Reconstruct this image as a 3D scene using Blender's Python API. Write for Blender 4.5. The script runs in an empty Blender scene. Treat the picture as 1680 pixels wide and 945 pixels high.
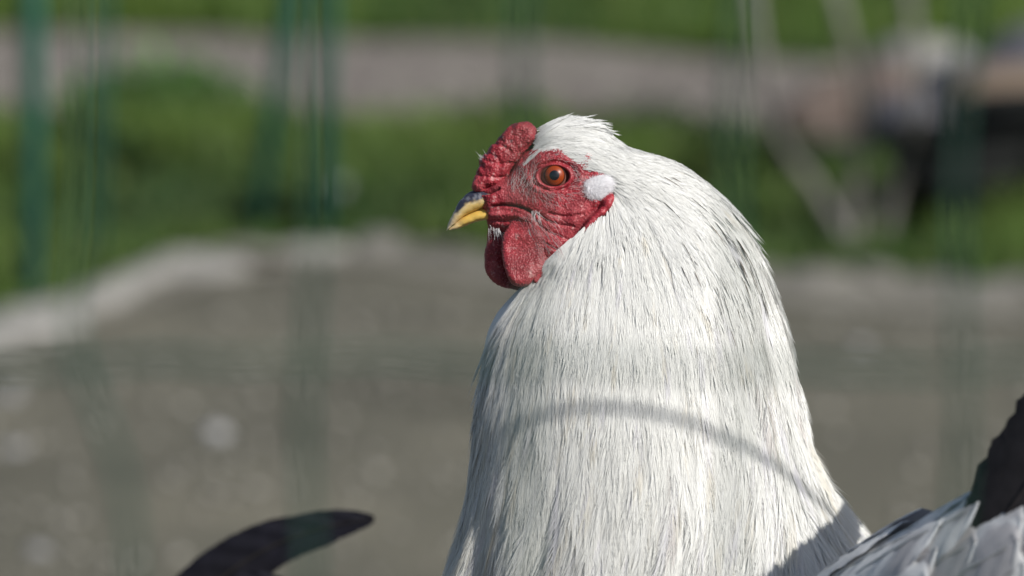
import bpy, math, random
import numpy as np
from mathutils import Vector, Matrix

random.seed(7)
rng = np.random.default_rng(11)
R_ = math.radians

# ------------------------------------------------------------------ camera, sky, sun, exposure
sc = bpy.context.scene
PITCH = R_(8.0)
FOCUS = 2.36
CZ = 0.572                       # height of the frame centre at the rooster
K = 0.000253                     # metres per photo pixel at the rooster
cam = bpy.data.cameras.new('camera')
cam_o = bpy.data.objects.new('camera', cam)
sc.collection.objects.link(cam_o)
cam.sensor_width = 36.0
cam.lens = 36.0 * FOCUS / (1680 * K)
cam.clip_start = 0.05
cam.clip_end = 600
cam.dof.use_dof = True
cam.dof.focus_distance = FOCUS - 0.022
cam.dof.aperture_fstop = 8.0
CAM = Vector((0, -FOCUS * math.cos(PITCH), CZ + FOCUS * math.sin(PITCH)))
cam_o.location = CAM
cam_o.rotation_euler = (math.pi / 2 - PITCH, 0, 0)
sc.camera = cam_o

SUN = Vector((0.56, -0.56, 0.61)).normalized()      # towards the sun
elev = math.asin(SUN.z)
world = bpy.data.worlds.new('World')
sc.world = world
world.use_nodes = True
wn = world.node_tree
sky = wn.nodes.new('ShaderNodeTexSky')
sky.sky_type = 'NISHITA'
sky.sun_disc = False
sky.sun_elevation = elev
sky.sun_rotation = math.atan2(SUN.x, SUN.y)
wn.links.new(sky.outputs[0], wn.nodes['Background'].inputs[0])
wn.nodes['Background'].inputs[1].default_value = 0.06
sun = bpy.data.lights.new('sun', 'SUN')
sun.energy = 4.3
sun.angle = R_(0.53)
sun.color = (1.0, 0.965, 0.90)
sun_o = bpy.data.objects.new('sun', sun)
sc.collection.objects.link(sun_o)
sun_o.rotation_euler = SUN.to_track_quat('Z', 'Y').to_euler()
sun_o.location = (3, -3, 4)
sc.view_settings.view_transform = 'Standard'
sc.view_settings.look = 'None'
sc.view_settings.gamma = 1
sc.view_settings.use_curve_mapping = False
sc.view_settings.exposure = 0.30
sc.render.engine = 'CYCLES'
sc.cycles.use_denoising = True
sc.cycles.max_bounces = 6
sc.cycles.diffuse_bounces = 4

# ------------------------------------------------------------------ helpers
COL = sc.collection


def link(name, data, parent=None):
    o = bpy.data.objects.new(name, data)
    COL.objects.link(o)
    if parent is not None:
        o.parent = parent
    return o


def tag(o, label=None, cat=None, group=None, kind=None):
    if label: o['label'] = label
    if cat: o['category'] = cat
    if group: o['group'] = group
    if kind: o['kind'] = kind
    return o


def empty(name, loc=(0, 0, 0), rot=(0, 0, 0)):
    o = link(name, None)
    o.location = loc
    o.rotation_euler = rot
    o.empty_display_size = 0.05
    return o


def np_mesh(name, V, quads=None, tris=None, mat=None, col=None, smooth=True):
    V = np.asarray(V, dtype=np.float32)
    me = bpy.data.meshes.new(name)
    loops, starts, n = [], [], 0
    if quads is not None and len(quads):
        q = np.asarray(quads, dtype=np.int32)
        loops.append(q.ravel()); starts.append(np.arange(len(q)) * 4); n = len(q) * 4
    if tris is not None and len(tris):
        t = np.asarray(tris, dtype=np.int32)
        loops.append(t.ravel()); starts.append(n + np.arange(len(t)) * 3)
    loops = np.concatenate(loops).astype(np.int32); starts = np.concatenate(starts).astype(np.int32)
    me.vertices.add(len(V)); me.vertices.foreach_set('co', V.ravel())
    me.loops.add(len(loops)); me.loops.foreach_set('vertex_index', loops)
    me.polygons.add(len(starts)); me.polygons.foreach_set('loop_start', starts)
    me.update(calc_edges=True)
    if smooth:
        me.polygons.foreach_set('use_smooth', np.ones(len(starts), dtype=bool))
    if col is not None:
        c = np.ones((len(V), 4), dtype=np.float32)
        c[:, :3] = col
        a = me.attributes.new('col', 'FLOAT_COLOR', 'POINT')
        a.data.foreach_set('color', c.ravel())
    me.validate(clean_customdata=False)
    if mat is not None:
        me.materials.append(mat)
    return me


def smoothstep(a, b, x):
    t = np.clip((x - a) / (b - a), 0, 1)
    return t * t * (3 - 2 * t)


def hash3(i, j, k, seed=0):
    h = (i.astype(np.int64) * 73856093) ^ (j.astype(np.int64) * 19349663) ^ (k.astype(np.int64) * 83492791) ^ (seed * 2654435761)
    h = (h ^ (h >> 13)) * 1274126177 & 0x7fffffff
    h = (h ^ (h >> 16)) * 668265263 & 0x7fffffff
    return ((h ^ (h >> 15)) & 0xffffff) / float(0xffffff)


def vnoise(P, scale, seed=0):
    p = np.asarray(P) * scale
    i = np.floor(p).astype(np.int64); f = p - i
    f = f * f * (3 - 2 * f)
    out = 0
    for a in (0, 1):
        for b in (0, 1):
            for c in (0, 1):
                w = (f[:, 0] if a else 1 - f[:, 0]) * (f[:, 1] if b else 1 - f[:, 1]) * (f[:, 2] if c else 1 - f[:, 2])
                out = out + w * hash3(i[:, 0] + a, i[:, 1] + b, i[:, 2] + c, seed)
    return out * 2 - 1


def fbm(P, scale, seed=0, oct=3):
    r, amp = 0, 1.0
    for o in range(oct):
        r = r + amp * vnoise(P, scale * 2 ** o, seed + o * 17); amp *= 0.5
    return r


def voro(P, scale, seed=0):
    p = np.asarray(P) * scale
    i = np.floor(p).astype(np.int64)
    best = np.full(len(p), 9.0)
    for a in (-1, 0, 1):
        for b in (-1, 0, 1):
            for c in (-1, 0, 1):
                q = i + np.array([a, b, c])
                o = np.stack([hash3(q[:, 0], q[:, 1], q[:, 2], seed + s) for s in (1, 2, 3)], 1)
                best = np.minimum(best, np.linalg.norm(q + o - p, axis=1))
    return best


def spline(pts, n, closed=False):
    """Catmull-Rom through pts, resampled evenly to n points"""
    P = np.asarray(pts, float)
    m = len(P)
    out = []
    segs = m if closed else m - 1
    for i in range(segs):
        if closed:
            a, b, c, d = P[(i - 1) % m], P[i], P[(i + 1) % m], P[(i + 2) % m]
        else:
            a, b, c, d = P[max(i - 1, 0)], P[i], P[i + 1], P[min(i + 2, m - 1)]
        t = np.linspace(0, 1, 16, endpoint=False)[:, None]
        out.append(0.5 * ((2 * b) + (c - a) * t + (2 * a - 5 * b + 4 * c - d) * t ** 2 + (3 * b - a - 3 * c + d) * t ** 3))
    out = np.concatenate(out + [P[:1] if closed else P[-1:]])
    L = np.concatenate([[0], np.cumsum(np.linalg.norm(np.diff(out, axis=0), axis=1))])
    t = np.linspace(0, L[-1], n, endpoint=not closed)
    return np.stack([np.interp(t, L, out[:, k]) for k in range(P.shape[1])], 1)


# ------------------------------------------------------------------ materials
def new_mat(name):
    m = bpy.data.materials.new(name)
    m.use_nodes = True
    nt = m.node_tree
    return m, nt, nt.nodes['Principled BSDF'], nt.nodes['Material Output']


def node(nt, t, **kw):
    n = nt.nodes.new(t)
    for k, v in kw.items():
        if hasattr(n, k): setattr(n, k, v)
        else: n.inputs[k].default_value = v
    return n


def noise_mat(name, c1, c2, scale=8.0, rough=0.8, bump=0.3, bscale=60.0, bdist=0.01, c3=None, spec=0.3, coords='Object'):
    m, nt, b, out = new_mat(name)
    tc = node(nt, 'ShaderNodeTexCoord')
    nz = node(nt, 'ShaderNodeTexNoise', Scale=scale, Detail=6.0, Roughness=0.65)
    nt.links.new(tc.outputs[coords], nz.inputs['Vector'])
    cr = node(nt, 'ShaderNodeValToRGB')
    cr.color_ramp.elements[0].position = 0.32; cr.color_ramp.elements[0].color = (*c1, 1)
    cr.color_ramp.elements[1].position = 0.68; cr.color_ramp.elements[1].color = (*c2, 1)
    if c3:
        e = cr.color_ramp.elements.new(0.5); e.color = (*c3, 1)
    nt.links.new(nz.outputs['Fac'], cr.inputs[0])
    nt.links.new(cr.outputs[0], b.inputs['Base Color'])
    b.inputs['Roughness'].default_value = rough
    b.inputs['Specular IOR Level'].default_value = spec
    n2 = node(nt, 'ShaderNodeTexNoise', Scale=bscale, Detail=4.0)
    nt.links.new(tc.outputs[coords], n2.inputs['Vector'])
    bp = node(nt, 'ShaderNodeBump', Strength=bump, Distance=bdist)
    nt.links.new(n2.outputs['Fac'], bp.inputs['Height'])
    nt.links.new(bp.outputs[0], b.inputs['Normal'])
    return m


def attr_mat(name, rough=0.5, spec=0.3, transl=0.0, sss=0.0, sss_scale=0.002, vary=0.0, vscale=200.0, bump=0.0, bscale=900.0, bdist=0.0003, voron=False, coat=0.0):
    """base colour from the vertex attribute 'col' with a little noise on it"""
    m, nt, b, out = new_mat(name)
    at = node(nt, 'ShaderNodeAttribute', attribute_name='col')
    tc = node(nt, 'ShaderNodeTexCoord')
    src = at.outputs['Color']
    if vary > 0:
        nz = node(nt, 'ShaderNodeTexNoise', Scale=vscale, Detail=4.0)
        nt.links.new(tc.outputs['Object'], nz.inputs['Vector'])
        mr = node(nt, 'ShaderNodeMapRange')
        mr.inputs[1].default_value = 0.25; mr.inputs[2].default_value = 0.75
        mr.inputs[3].default_value = 1 - vary; mr.inputs[4].default_value = 1 + vary
        nt.links.new(nz.outputs['Fac'], mr.inputs[0])
        mx = node(nt, 'ShaderNodeVectorMath', operation='SCALE')
        nt.links.new(src, mx.inputs[0]); nt.links.new(mr.outputs[0], mx.inputs['Scale'])
        src = mx.outputs[0]
    nt.links.new(src, b.inputs['Base Color'])
    b.inputs['Roughness'].default_value = rough
    b.inputs['Specular IOR Level'].default_value = spec
    if coat: b.inputs['Coat Weight'].default_value = coat; b.inputs['Coat Roughness'].default_value = 0.03
    if sss > 0:
        b.inputs['Subsurface Weight'].default_value = sss
        b.inputs['Subsurface Radius'].default_value = (1.0, 0.25, 0.2)
        b.inputs['Subsurface Scale'].default_value = sss_scale
    if bump > 0:
        if voron:
            t = node(nt, 'ShaderNodeTexVoronoi', Scale=bscale)
            h = t.outputs['Distance']
        else:
            t = node(nt, 'ShaderNodeTexNoise', Scale=bscale, Detail=3.0)
            h = t.outputs['Fac']
        nt.links.new(tc.outputs['Object'], t.inputs['Vector'])
        bp = node(nt, 'ShaderNodeBump', Strength=bump, Distance=bdist)
        bp.invert = voron
        nt.links.new(h, bp.inputs['Height']); nt.links.new(bp.outputs[0], b.inputs['Normal'])
    if transl > 0:
        tr = node(nt, 'ShaderNodeBsdfTranslucent')
        nt.links.new(src, tr.inputs['Color'])
        ms = node(nt, 'ShaderNodeMixShader'); ms.inputs[0].default_value = transl
        nt.links.new(b.outputs[0], ms.inputs[1]); nt.links.new(tr.outputs[0], ms.inputs[2])
        nt.links.new(ms.outputs[0], out.inputs['Surface'])
    return m


def plain_mat(name, c, rough=0.5, spec=0.4, metal=0.0, vary=0.12, vscale=40.0, coat=0.0):
    m, nt, b, out = new_mat(name)
    tc = node(nt, 'ShaderNodeTexCoord')
    nz = node(nt, 'ShaderNodeTexNoise', Scale=vscale, Detail=4.0)
    nt.links.new(tc.outputs['Object'], nz.inputs['Vector'])
    cr = node(nt, 'ShaderNodeValToRGB')
    cr.color_ramp.elements[0].position = 0.3; cr.color_ramp.elements[0].color = (*[v * (1 - vary) for v in c], 1)
    cr.color_ramp.elements[1].position = 0.7; cr.color_ramp.elements[1].color = (*[min(1, v * (1 + vary)) for v in c], 1)
    nt.links.new(nz.outputs['Fac'], cr.inputs[0]); nt.links.new(cr.outputs[0], b.inputs['Base Color'])
    b.inputs['Roughness'].default_value = rough; b.inputs['Specular IOR Level'].default_value = spec
    b.inputs['Metallic'].default_value = metal
    if coat: b.inputs['Coat Weight'].default_value = coat; b.inputs['Coat Roughness'].default_value = 0.02
    return m


M = dict(
    soil=noise_mat('soil', (0.035, 0.045, 0.018), (0.07, 0.08, 0.03), 6, 0.95, 0.5, 40),
    dirt=noise_mat('dirt', (0.080, 0.076, 0.058), (0.160, 0.148, 0.112), 2.6, 0.95, 0.6, 90, 0.008, c3=(0.114, 0.108, 0.083)),
    path=noise_mat('path', (0.118, 0.099, 0.090), (0.188, 0.163, 0.150), 5, 0.95, 0.5, 70, 0.008),
    grey_stone=noise_mat('grey_stone', (0.13, 0.125, 0.112), (0.23, 0.22, 0.20), 9, 0.9, 0.5, 50, 0.006),
    grit=noise_mat('grit', (0.13, 0.122, 0.10), (0.22, 0.208, 0.178), 9, 0.95, 0.6, 90, 0.008),
    stone=noise_mat('stone', (0.21, 0.205, 0.19), (0.36, 0.35, 0.33), 9, 0.9, 0.5, 50, 0.006),
    brown_stone=noise_mat('brown_stone', (0.10, 0.078, 0.068), (0.19, 0.150, 0.130), 9, 0.9, 0.5, 50, 0.006),
    slate=noise_mat('slate', (0.06, 0.06, 0.075), (0.13, 0.13, 0.15), 9, 0.8, 0.4, 50, 0.006),
    pebble=noise_mat('pebble', (0.16, 0.15, 0.13), (0.30, 0.29, 0.26), 30, 0.9, 0.3, 90, 0.003),
    grass=attr_mat('grass', 0.55, 0.25, transl=0.35),
    leaf=attr_mat('leaf', 0.5, 0.35, transl=0.3),
    bark=noise_mat('pale_bark', (0.12, 0.115, 0.105), (0.22, 0.21, 0.195), 30, 0.85, 0.4, 120, 0.002),
    dark_bark=noise_mat('dark_bark', (0.02, 0.017, 0.014), (0.055, 0.045, 0.04), 20, 0.9, 0.6, 80, 0.006),
    wood_end=noise_mat('wood_end', (0.12, 0.09, 0.068), (0.19, 0.145, 0.11), 25, 0.85, 0.3, 80, 0.003),
    black_plastic=plain_mat('black_plastic', (0.009, 0.010, 0.010), 0.85, 0.12),
    wire=plain_mat('green_coated_wire', (0.011, 0.052, 0.036), 0.45, 0.5),
    stake=plain_mat('green_painted_steel', (0.024, 0.105, 0.078), 0.45, 0.5),
    feather=attr_mat('white_feather', 0.5, 0.25, transl=0.36),
    down=attr_mat('down', 0.7, 0.2, transl=0.3),
    skin=attr_mat('bare_skin', 0.5, 0.45, sss=0.25, sss_scale=0.0012, vary=0.18, vscale=260, bump=0.5, bscale=1500, bdist=0.0002, voron=True),
    horn=attr_mat('beak_horn', 0.38, 0.5, sss=0.15, sss_scale=0.001, vary=0.10, vscale=500, bump=0.25, bscale=700, bdist=0.0002),
    eye=attr_mat('eye', 0.35, 0.3, coat=0.6, vary=0.12, vscale=1500),
    shank=attr_mat('shank', 0.6, 0.4, vary=0.15, vscale=120, bump=0.4, bscale=400, bdist=0.0008),
    body=attr_mat('body_plumage', 0.85, 0.2, vary=0.08, vscale=150),
    saddle=attr_mat('saddle_feather', 0.55, 0.3, transl=0.15, vary=0.10, vscale=60),
    black_feather=attr_mat('black_feather', 0.7, 0.12, vary=0.25, vscale=150),
)


# ------------------------------------------------------------------ ground, path, kerb
def gp(px, py, z=0.0):
    """ground point that the photo shows at this pixel (layout only)"""
    dx = (px - 840) * K / FOCUS
    dz = (472.5 - py) * K / FOCUS
    d = Vector((dx, math.cos(PITCH) + dz * math.sin(PITCH), -math.sin(PITCH) + dz * math.cos(PITCH)))
    t = (z - CAM.z) / d.z
    return CAM + d * t


def sheet(name, xs, ys, zf, mat, kind='structure'):
    X, Y = np.meshgrid(xs, ys)
    V = np.stack([X.ravel(), Y.ravel(), zf(X.ravel(), Y.ravel())], 1)
    nx, ny = len(xs), len(ys)
    i = (np.arange(ny - 1)[:, None] * nx + np.arange(nx - 1)[None, :]).ravel()
    q = np.stack([i, i + 1, i + nx + 1, i + nx], 1)
    o = link(name, np_mesh(name, V, quads=q, mat=mat))
    return tag(o, kind=kind)


ax = np.concatenate([[-250, -80, -25, -8], np.linspace(-4, 4, 60), [8, 25, 80, 250]])
ay = np.concatenate([[-250, -80, -25, -8], np.linspace(-4, 12, 100), [25, 80, 250]])
tag(sheet('ground', ax, ay, lambda x, y: 0 * x, M['soil']), 'grassy soil spreading out beyond the yard', None)

# rim of the yard, read off the photo and continued to both sides
rim_px = [(x_, y_ + 20 + 18 * min(1, max(0, (x_ - 100) / 350))) for x_, y_ in [(-700, 800), (-330, 660), (-150, 600), (0, 545), (110, 500), (220, 450), (330, 412), (440, 388), (560, 378), (700, 386),
          (860, 402), (1020, 410), (1180, 418), (1330, 428), (1500, 436), (1680, 442), (1900, 450), (2300, 462)]]
rim = np.array([gp(*p)[:2] for p in rim_px])
rim = spline(rim, 160)


def rim_y(x):
    return np.interp(x, rim[:, 0], rim[:, 1])


def band_sheet(name, xs, lo, hi, z, mat, n=24):
    V, nx = [], len(xs)
    t = np.linspace(0, 1, n)
    for x, a, b in zip(xs, lo, hi):
        for k in t:
            V.append((x, a + (b - a) * k, z))
    i = (np.arange(nx - 1)[:, None] * n + np.arange(n - 1)[None, :]).ravel()
    q = np.stack([i, i + n, i + n + 1, i + 1], 1)
    o = link(name, np_mesh(name, V, quads=q, mat=mat))
    return tag(o, kind='structure')


xs = np.linspace(-4, 4, 120)
tag(band_sheet('dirt_yard', xs, np.full(120, -6.0), rim_y(xs) + 0.02, 0.004, M['dirt'], 40), 'bare grey brown dirt yard floor')
gw = .20 + .05 * np.sin(xs * 5) + .03 * np.sin(xs * 13 + 1)
tag(band_sheet('gravel_edge', xs, rim_y(xs) - gw * np.where(xs < -.2, 1.25, 1.0), rim_y(xs) + .03, .008, M['grit'], 10), 'pale grit strip along the kerb stones')
pl = np.array([gp(*p)[:2] for p in [(-900, 190), (-200, 185), (60, 190), (280, 175), (500, 205), (650, 215), (800, 195), (1000, 205), (1150, 225), (1400, 250), (1700, 260), (2500, 270)]])
ph = np.array([gp(*p)[:2] for p in [(-900, 70), (0, 58), (300, 60), (600, 68), (900, 75), (1150, 98), (1400, 105), (1700, 100), (2500, 95)]])
path_lo = lambda x: np.interp(x, pl[:, 0], pl[:, 1])
path_hi = lambda x: np.interp(x, ph[:, 0], ph[:, 1])
tag(band_sheet('path', xs, path_lo(xs) + 0.03 * np.sin(xs * 9), path_hi(xs) + 0.04 * np.sin(xs * 7 + 1), 0.004, M['path'], 12), 'pale pinkish gravel path across the grass')


def stone_mesh(name, mat, seed, sx=1, sy=1, sz=0.7, sub=2):
    import bmesh
    bm = bmesh.new()
    bmesh.ops.create_icosphere(bm, subdivisions=sub, radius=1.0)
    V = np.array([v.co[:] for v in bm.verts])
    d = 1 + 0.22 * vnoise(V + seed * 3.1, 1.3, seed) + 0.10 * vnoise(V, 3.0, seed + 5)
    V = np.sign(V) * np.abs(V) ** 0.8 * d[:, None] * np.array([sx, sy, sz])
    for v, c in zip(bm.verts, V): v.co = c
    me = bpy.data.meshes.new(name)
    bm.to_mesh(me); bm.free()
    me.polygons.foreach_set('use_smooth', np.ones(len(me.polygons), dtype=bool))
    me.materials.append(mat)
    return me


kerb = tag(empty('kerb', (0, float(rim_y(0)), 0)), 'row of pale rough stones edging the dirt yard', kind='structure')
stone_ms = [stone_mesh('stone', M['stone'], s, 1, 0.7, 0.55) for s in range(5)]
grey_ms = [stone_mesh('stone', M['grey_stone'], s + 7, 1, 0.7, 0.55) for s in range(5)]
d = np.concatenate([[0], np.cumsum(np.linalg.norm(np.diff(rim, axis=0), axis=1))])
s = 0.0
while s < d[-1]:
    L = random.uniform(0.05, 0.095)
    x, y = np.interp(s, d, rim[:, 0]), np.interp(s, d, rim[:, 1])
    if -1.6 < x < 1.6:
        o = link('stone', random.choice(stone_ms if x < -.25 + random.uniform(-.15, .15) else grey_ms), kerb)
        tx, ty = np.interp(s + 0.05, d, rim[:, 0]) - x, np.interp(s + 0.05, d, rim[:, 1]) - y
        o.location = (x - kerb.location.x, y - kerb.location.y + random.uniform(-.05, .035), 0.008)
        o.rotation_euler = (random.uniform(-.2, .2), random.uniform(-.2, .2), math.atan2(ty, tx) + random.uniform(-.3, .3))
        lf = random.uniform(.9, 1.9) if x < -0.15 else random.uniform(.6, 1.1)
        o.scale = (L * 0.62, random.uniform(.04, .065) * lf, random.uniform(.014, .026) * lf)
    s += L

# loose pebbles too small to pick apart
def scatter_mesh(name, n, area, rad, mat, seed):
    r = np.random.default_rng(seed)
    base = np.array([(1, 0, 0), (-1, 0, 0), (0, 1, 0), (0, -1, 0), (0, 0, 1), (0, 0, -1)], float)
    ft = np.array([(0, 2, 4), (2, 1, 4), (1, 3, 4), (3, 0, 4), (2, 0, 5), (1, 2, 5), (3, 1, 5), (0, 3, 5)])
    P = area(r, n)
    Vs = []
    for p in P:
        q = base * rad(r) * r.uniform(0.6, 1.3, 3) * np.array([1, 1, .6])
        a = r.uniform(0, 6.28); c, s_ = math.cos(a), math.sin(a)
        q = np.stack([q[:, 0] * c - q[:, 1] * s_, q[:, 0] * s_ + q[:, 1] * c, q[:, 2]], 1)
        Vs.append(q + np.array([p[0], p[1], 0.006]))
    V = np.concatenate(Vs)
    T = (np.arange(n)[:, None, None] * 6 + ft[None]).reshape(-1, 3)
    return np_mesh(name, V, tris=T, mat=mat)


def yard_area(r, n):
    y = r.uniform(1.2, 4.5, n); x = r.uniform(-1.1, 1.1, n)
    y = np.minimum(y, rim_y(x) - 0.03)
    return np.stack([x, y], 1)


o = link('pebbles', scatter_mesh('pebbles', 2600, yard_area, lambda r: r.uniform(.003, .010), M['pebble'], 3))
tag(o, 'small loose pebbles scattered over the dirt yard', 'pebbles', kind='stuff')


def path_area(r, n):
    x = r.uniform(-1.6, 1.6, n); t = r.uniform(0.03, 0.97, n)
    return np.stack([x, path_lo(x) * (1 - t) + path_hi(x) * t], 1)


o = link('gravel', scatter_mesh('gravel', 2200, path_area, lambda r: r.uniform(.004, .014), M['pebble'], 5))
tag(o, 'loose gravel lying on the pale path', 'gravel', kind='stuff')

for (px, py, sz, lab) in [(357, 722, .014, 'small white stone lying on the dirt left of the rooster'),
                          (22, 748, .012, 'whitish stone on the dirt near the left edge'),
                          (62, 915, .012, 'whitish stone at the lower left corner of the yard'),
                          (12, 660, .014, 'flat pale stone on the dirt just below the kerb at far left'),
                          (1412, 578, .012, 'pale stone on the dirt right of the rooster\'s neck')]:
    p = gp(px, py)
    al = 1.0 if px == 357 else .62
    o = link('white_stone', stone_mesh('white_stone', noise_mat('chalk', (.34 * al, .34 * al, .35 * al), (.46 * al, .46 * al, .47 * al), 30, 0.9, .3), px, 1, .8, .6))
    o.location = (p.x, p.y, sz * .4); o.scale = (sz, sz, sz)
    o.rotation_euler.z = px
    tag(o, lab, 'stone', 'pale stones lying on the yard')

# ------------------------------------------------------------------ grass
def grass_mesh(name, n, area, hgt, seed, tint):
    r = np.random.default_rng(seed)
    P = area(r, n)
    n = len(P)
    P3 = np.concatenate([P, np.zeros((n, 1))], 1)
    lump = fbm(P3, 2.6, seed) ; lump2 = fbm(P3, 7.0, seed + 3)
    h = hgt(P, lump, lump2) * r.uniform(0.5, 1.15, n)
    a = r.uniform(0, 2 * np.pi, n)
    lean = r.uniform(0.1, 0.75, n) * h
    la = r.uniform(0, 2 * np.pi, n)
    w = r.uniform(0.0022, 0.0048, n)
    side = np.stack([np.cos(a), np.sin(a), 0 * a], 1) * w[:, None]
    ld = np.stack([np.cos(la), np.sin(la), 0 * a], 1) * lean[:, None]
    up = np.array([0, 0, 1.0])
    b = P3
    m = P3 + ld * 0.35 + up * (h * 0.6)[:, None]
    t = P3 + ld + up * h[:, None]
    V = np.stack([b - side, b + side, m + side * 0.8, m - side * 0.8, t], 1).reshape(-1, 3)
    k = np.arange(n) * 5
    q = np.stack([k, k + 1, k + 2, k + 3], 1); tr = np.stack([k + 3, k + 2, k + 4], 1)
    c1 = np.array([0.130, 0.205, 0.045]); c2 = np.array([0.046, 0.096, 0.030]); c3 = np.array([0.14, 0.165, 0.06])
    u = np.clip(0.5 + 0.75 * lump + 0.35 * lump2 + r.normal(0, .15, n), 0, 1)[:, None]
    c = c2 * (1 - u) + c1 * u
    dry = (r.uniform(0, 1, n) < 0.10)[:, None]
    c = np.where(dry, c3, c) * r.uniform(.75, 1.25, (n, 1)) * np.array(tint)
    return np_mesh(name, V, quads=q, tris=tr, mat=M['grass'], col=np.repeat(c, 5, 0))


def verge_area(r, n):
    x = r.uniform(-1.5, 1.5, n); t = r.uniform(0.0, 1.02, n)
    lo, hi = rim_y(x) + 0.05, path_lo(x)
    return np.stack([x, lo * (1 - t) + hi * t + 0.05 * r.normal(0, .5, n)], 1)


def verge_h(P, l1, l2):
    base = 0.050 + 0.050 * l1 + 0.018 * l2
    edge = np.clip((path_lo(P[:, 0]) - P[:, 1]) / .5, .30, 1)
    return np.clip(base * edge, 0.012, 0.12)


o = link('grass_verge', grass_mesh('grass_verge', 52000, verge_area, verge_h, 21, (1, 1, 1)))
tag(o, 'lush green grass strip between the kerb and the path', 'grass', kind='stuff')


def far_area(r, n):
    x = r.uniform(-2.2, 2.2, n); t = r.uniform(0, 1, n) ** 1.3
    return np.stack([x, path_hi(x) + 0.03 + t * 4.5], 1)


o = link('far_grass', grass_mesh('far_grass', 42000, far_area, lambda P, a, b: np.clip(.06 + .03 * a + .02 * b, .03, .13), 31, (1.0, 1.02, 0.9)))
tag(o, 'green meadow grass beyond the gravel path', 'grass', kind='stuff')


# leafy weeds in the verge: each a plant of its own
def weed_mesh(name, seed, n=90, rx=.10, rz=.09, dark=1.0):
    r = np.random.default_rng(seed)
    V, Q, C = [], [], []
    for i in range(n):
        a = r.uniform(0, 6.283); rr = rx * math.sqrt(r.uniform(0, 1)); z = r.uniform(0.02, 1) * rz * (1.1 - rr / rx * .6)
        c = np.array([math.cos(a) * rr, math.sin(a) * rr, z])
        d_ = np.array([math.cos(a + r.normal(0, .6)), math.sin(a + r.normal(0, .6)), r.uniform(-.2, .6)]); d_ /= np.linalg.norm(d_)
        s_ = np.cross(d_, [0, 0, 1]); s_ /= np.linalg.norm(s_) + 1e-6
        L, w = r.uniform(.02, .04), r.uniform(.007, .014)
        k = len(V)
        nrm = np.cross(s_, d_)
        V += [c, c + d_ * L * .5 + s_ * w + nrm * .003, c + d_ * L, c + d_ * L * .5 - s_ * w + nrm * .003]
        Q.append((k, k + 1, k + 2, k + 3))
        u = r.uniform(.7, 1.3) * dark
        C += [np.array([.05, .105, .024]) * u] * 4
    return np_mesh(name, np.array(V), quads=Q, mat=M['leaf'], col=np.array(C), smooth=False)


def weed(px, py, sz, dark, label, seed):
    p = gp(px, py)
    root = empty('weed', (p.x, p.y, 0))
    tag(root, label, 'weed', 'leafy weeds in the grass strip')
    link('foliage', weed_mesh('foliage', seed, int(42000 * sz * sz + 60), sz, sz * .85, dark), root)
    st = []
    V, Q = tube(np.array([(0, 0, -.01), (0, 0, sz * .4), (.01, 0, sz * .8)]), [.004, .003, .002], 6)
    link('stem', np_mesh('stem', V, quads=Q, mat=M['leaf'], col=np.array([.06, .08, .03])), root)


def tube(P, rad, n=10, caps=True):
    P = np.asarray(P, float); m = len(P)
    rad = np.broadcast_to(np.asarray(rad, float), (m,))
    T = np.gradient(P, axis=0); T /= np.linalg.norm(T, axis=1)[:, None] + 1e-12
    ref = np.array([0.0, 1, 0]) if abs(T[0][1]) < 0.8 else np.array([1.0, 0, 0])
    V = []
    a = np.linspace(0, 2 * np.pi, n, endpoint=False)
    for p, t, r in zip(P, T, rad):
        u = np.cross(t, ref); u /= np.linalg.norm(u); v = np.cross(t, u)
        V.append(p + r * (np.cos(a)[:, None] * u + np.sin(a)[:, None] * v))
    V = np.concatenate(V)
    i = (np.arange(m - 1)[:, None] * n)
    j = np.arange(n)[None]
    q = np.stack([i + j, i + (j + 1) % n, i + n + (j + 1) % n, i + n + j], -1).reshape(-1, 4)
    if caps:
        k = len(V)
        V = np.concatenate([V, P[:1], P[-1:]])
        jj = np.arange(0, n, 2)
        q = np.concatenate([q, np.stack([np.full(len(jj), k), (jj + 2) % n, (jj + 1) % n, jj], 1),
                            np.stack([np.full(len(jj), k + 1), (m - 1) * n + jj, (m - 1) * n + (jj + 1) % n, (m - 1) * n + (jj + 2) % n], 1)])
    return V, q


for a in [(268, 218, .13, 2.3, 'bright leafy weed rising against the path at upper left', 1),
          (820, 260, .10, .55, 'dark leafy weed behind the rooster\'s comb', 2),
          (1075, 290, .12, .42, 'dark leafy weed just above the rooster\'s back', 3),
          (450, 372, .05, .5, 'small dark weed between the leaning stake and the fence', 4),
          (120, 300, .10, .65, 'dark leafy weed right of the upright green stake', 5),
          (1225, 330, .12, .40, 'dark leafy weed left of the bent bare stems', 6)]:
    weed(*a)

# small pale flower clump seen by the fence wire
p = gp(562, 345)
fr = tag(empty('flower_clump', (p.x, p.y, 0)), 'small pale flowering clump at the kerb by the fence wire', 'flower')
link('foliage', weed_mesh('foliage', 77, 30, .03, .03, .9), fr)
V, Q = [], []
for i in range(4):
    a, r_, z = random.uniform(0, 6.28), random.uniform(0, .022), random.uniform(.025, .045)
    c = np.array([math.cos(a) * r_, math.sin(a) * r_, z])
    for k in range(4):
        b = k * math.pi / 2 + a
        n0 = len(V); u = np.array([math.cos(b), 0.3 * math.sin(b), math.sin(b)]) * .008; v = np.array([-math.sin(b), 0, math.cos(b)]) * .003
        V += [c, c + u * .6 + v, c + u, c + u * .6 - v]; Q.append((n0, n0 + 1, n0 + 2, n0 + 3))
link('petals', np_mesh('petals', V, quads=Q, mat=M['leaf'], col=np.array([.36, .40, .38]), smooth=False), fr)

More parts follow.
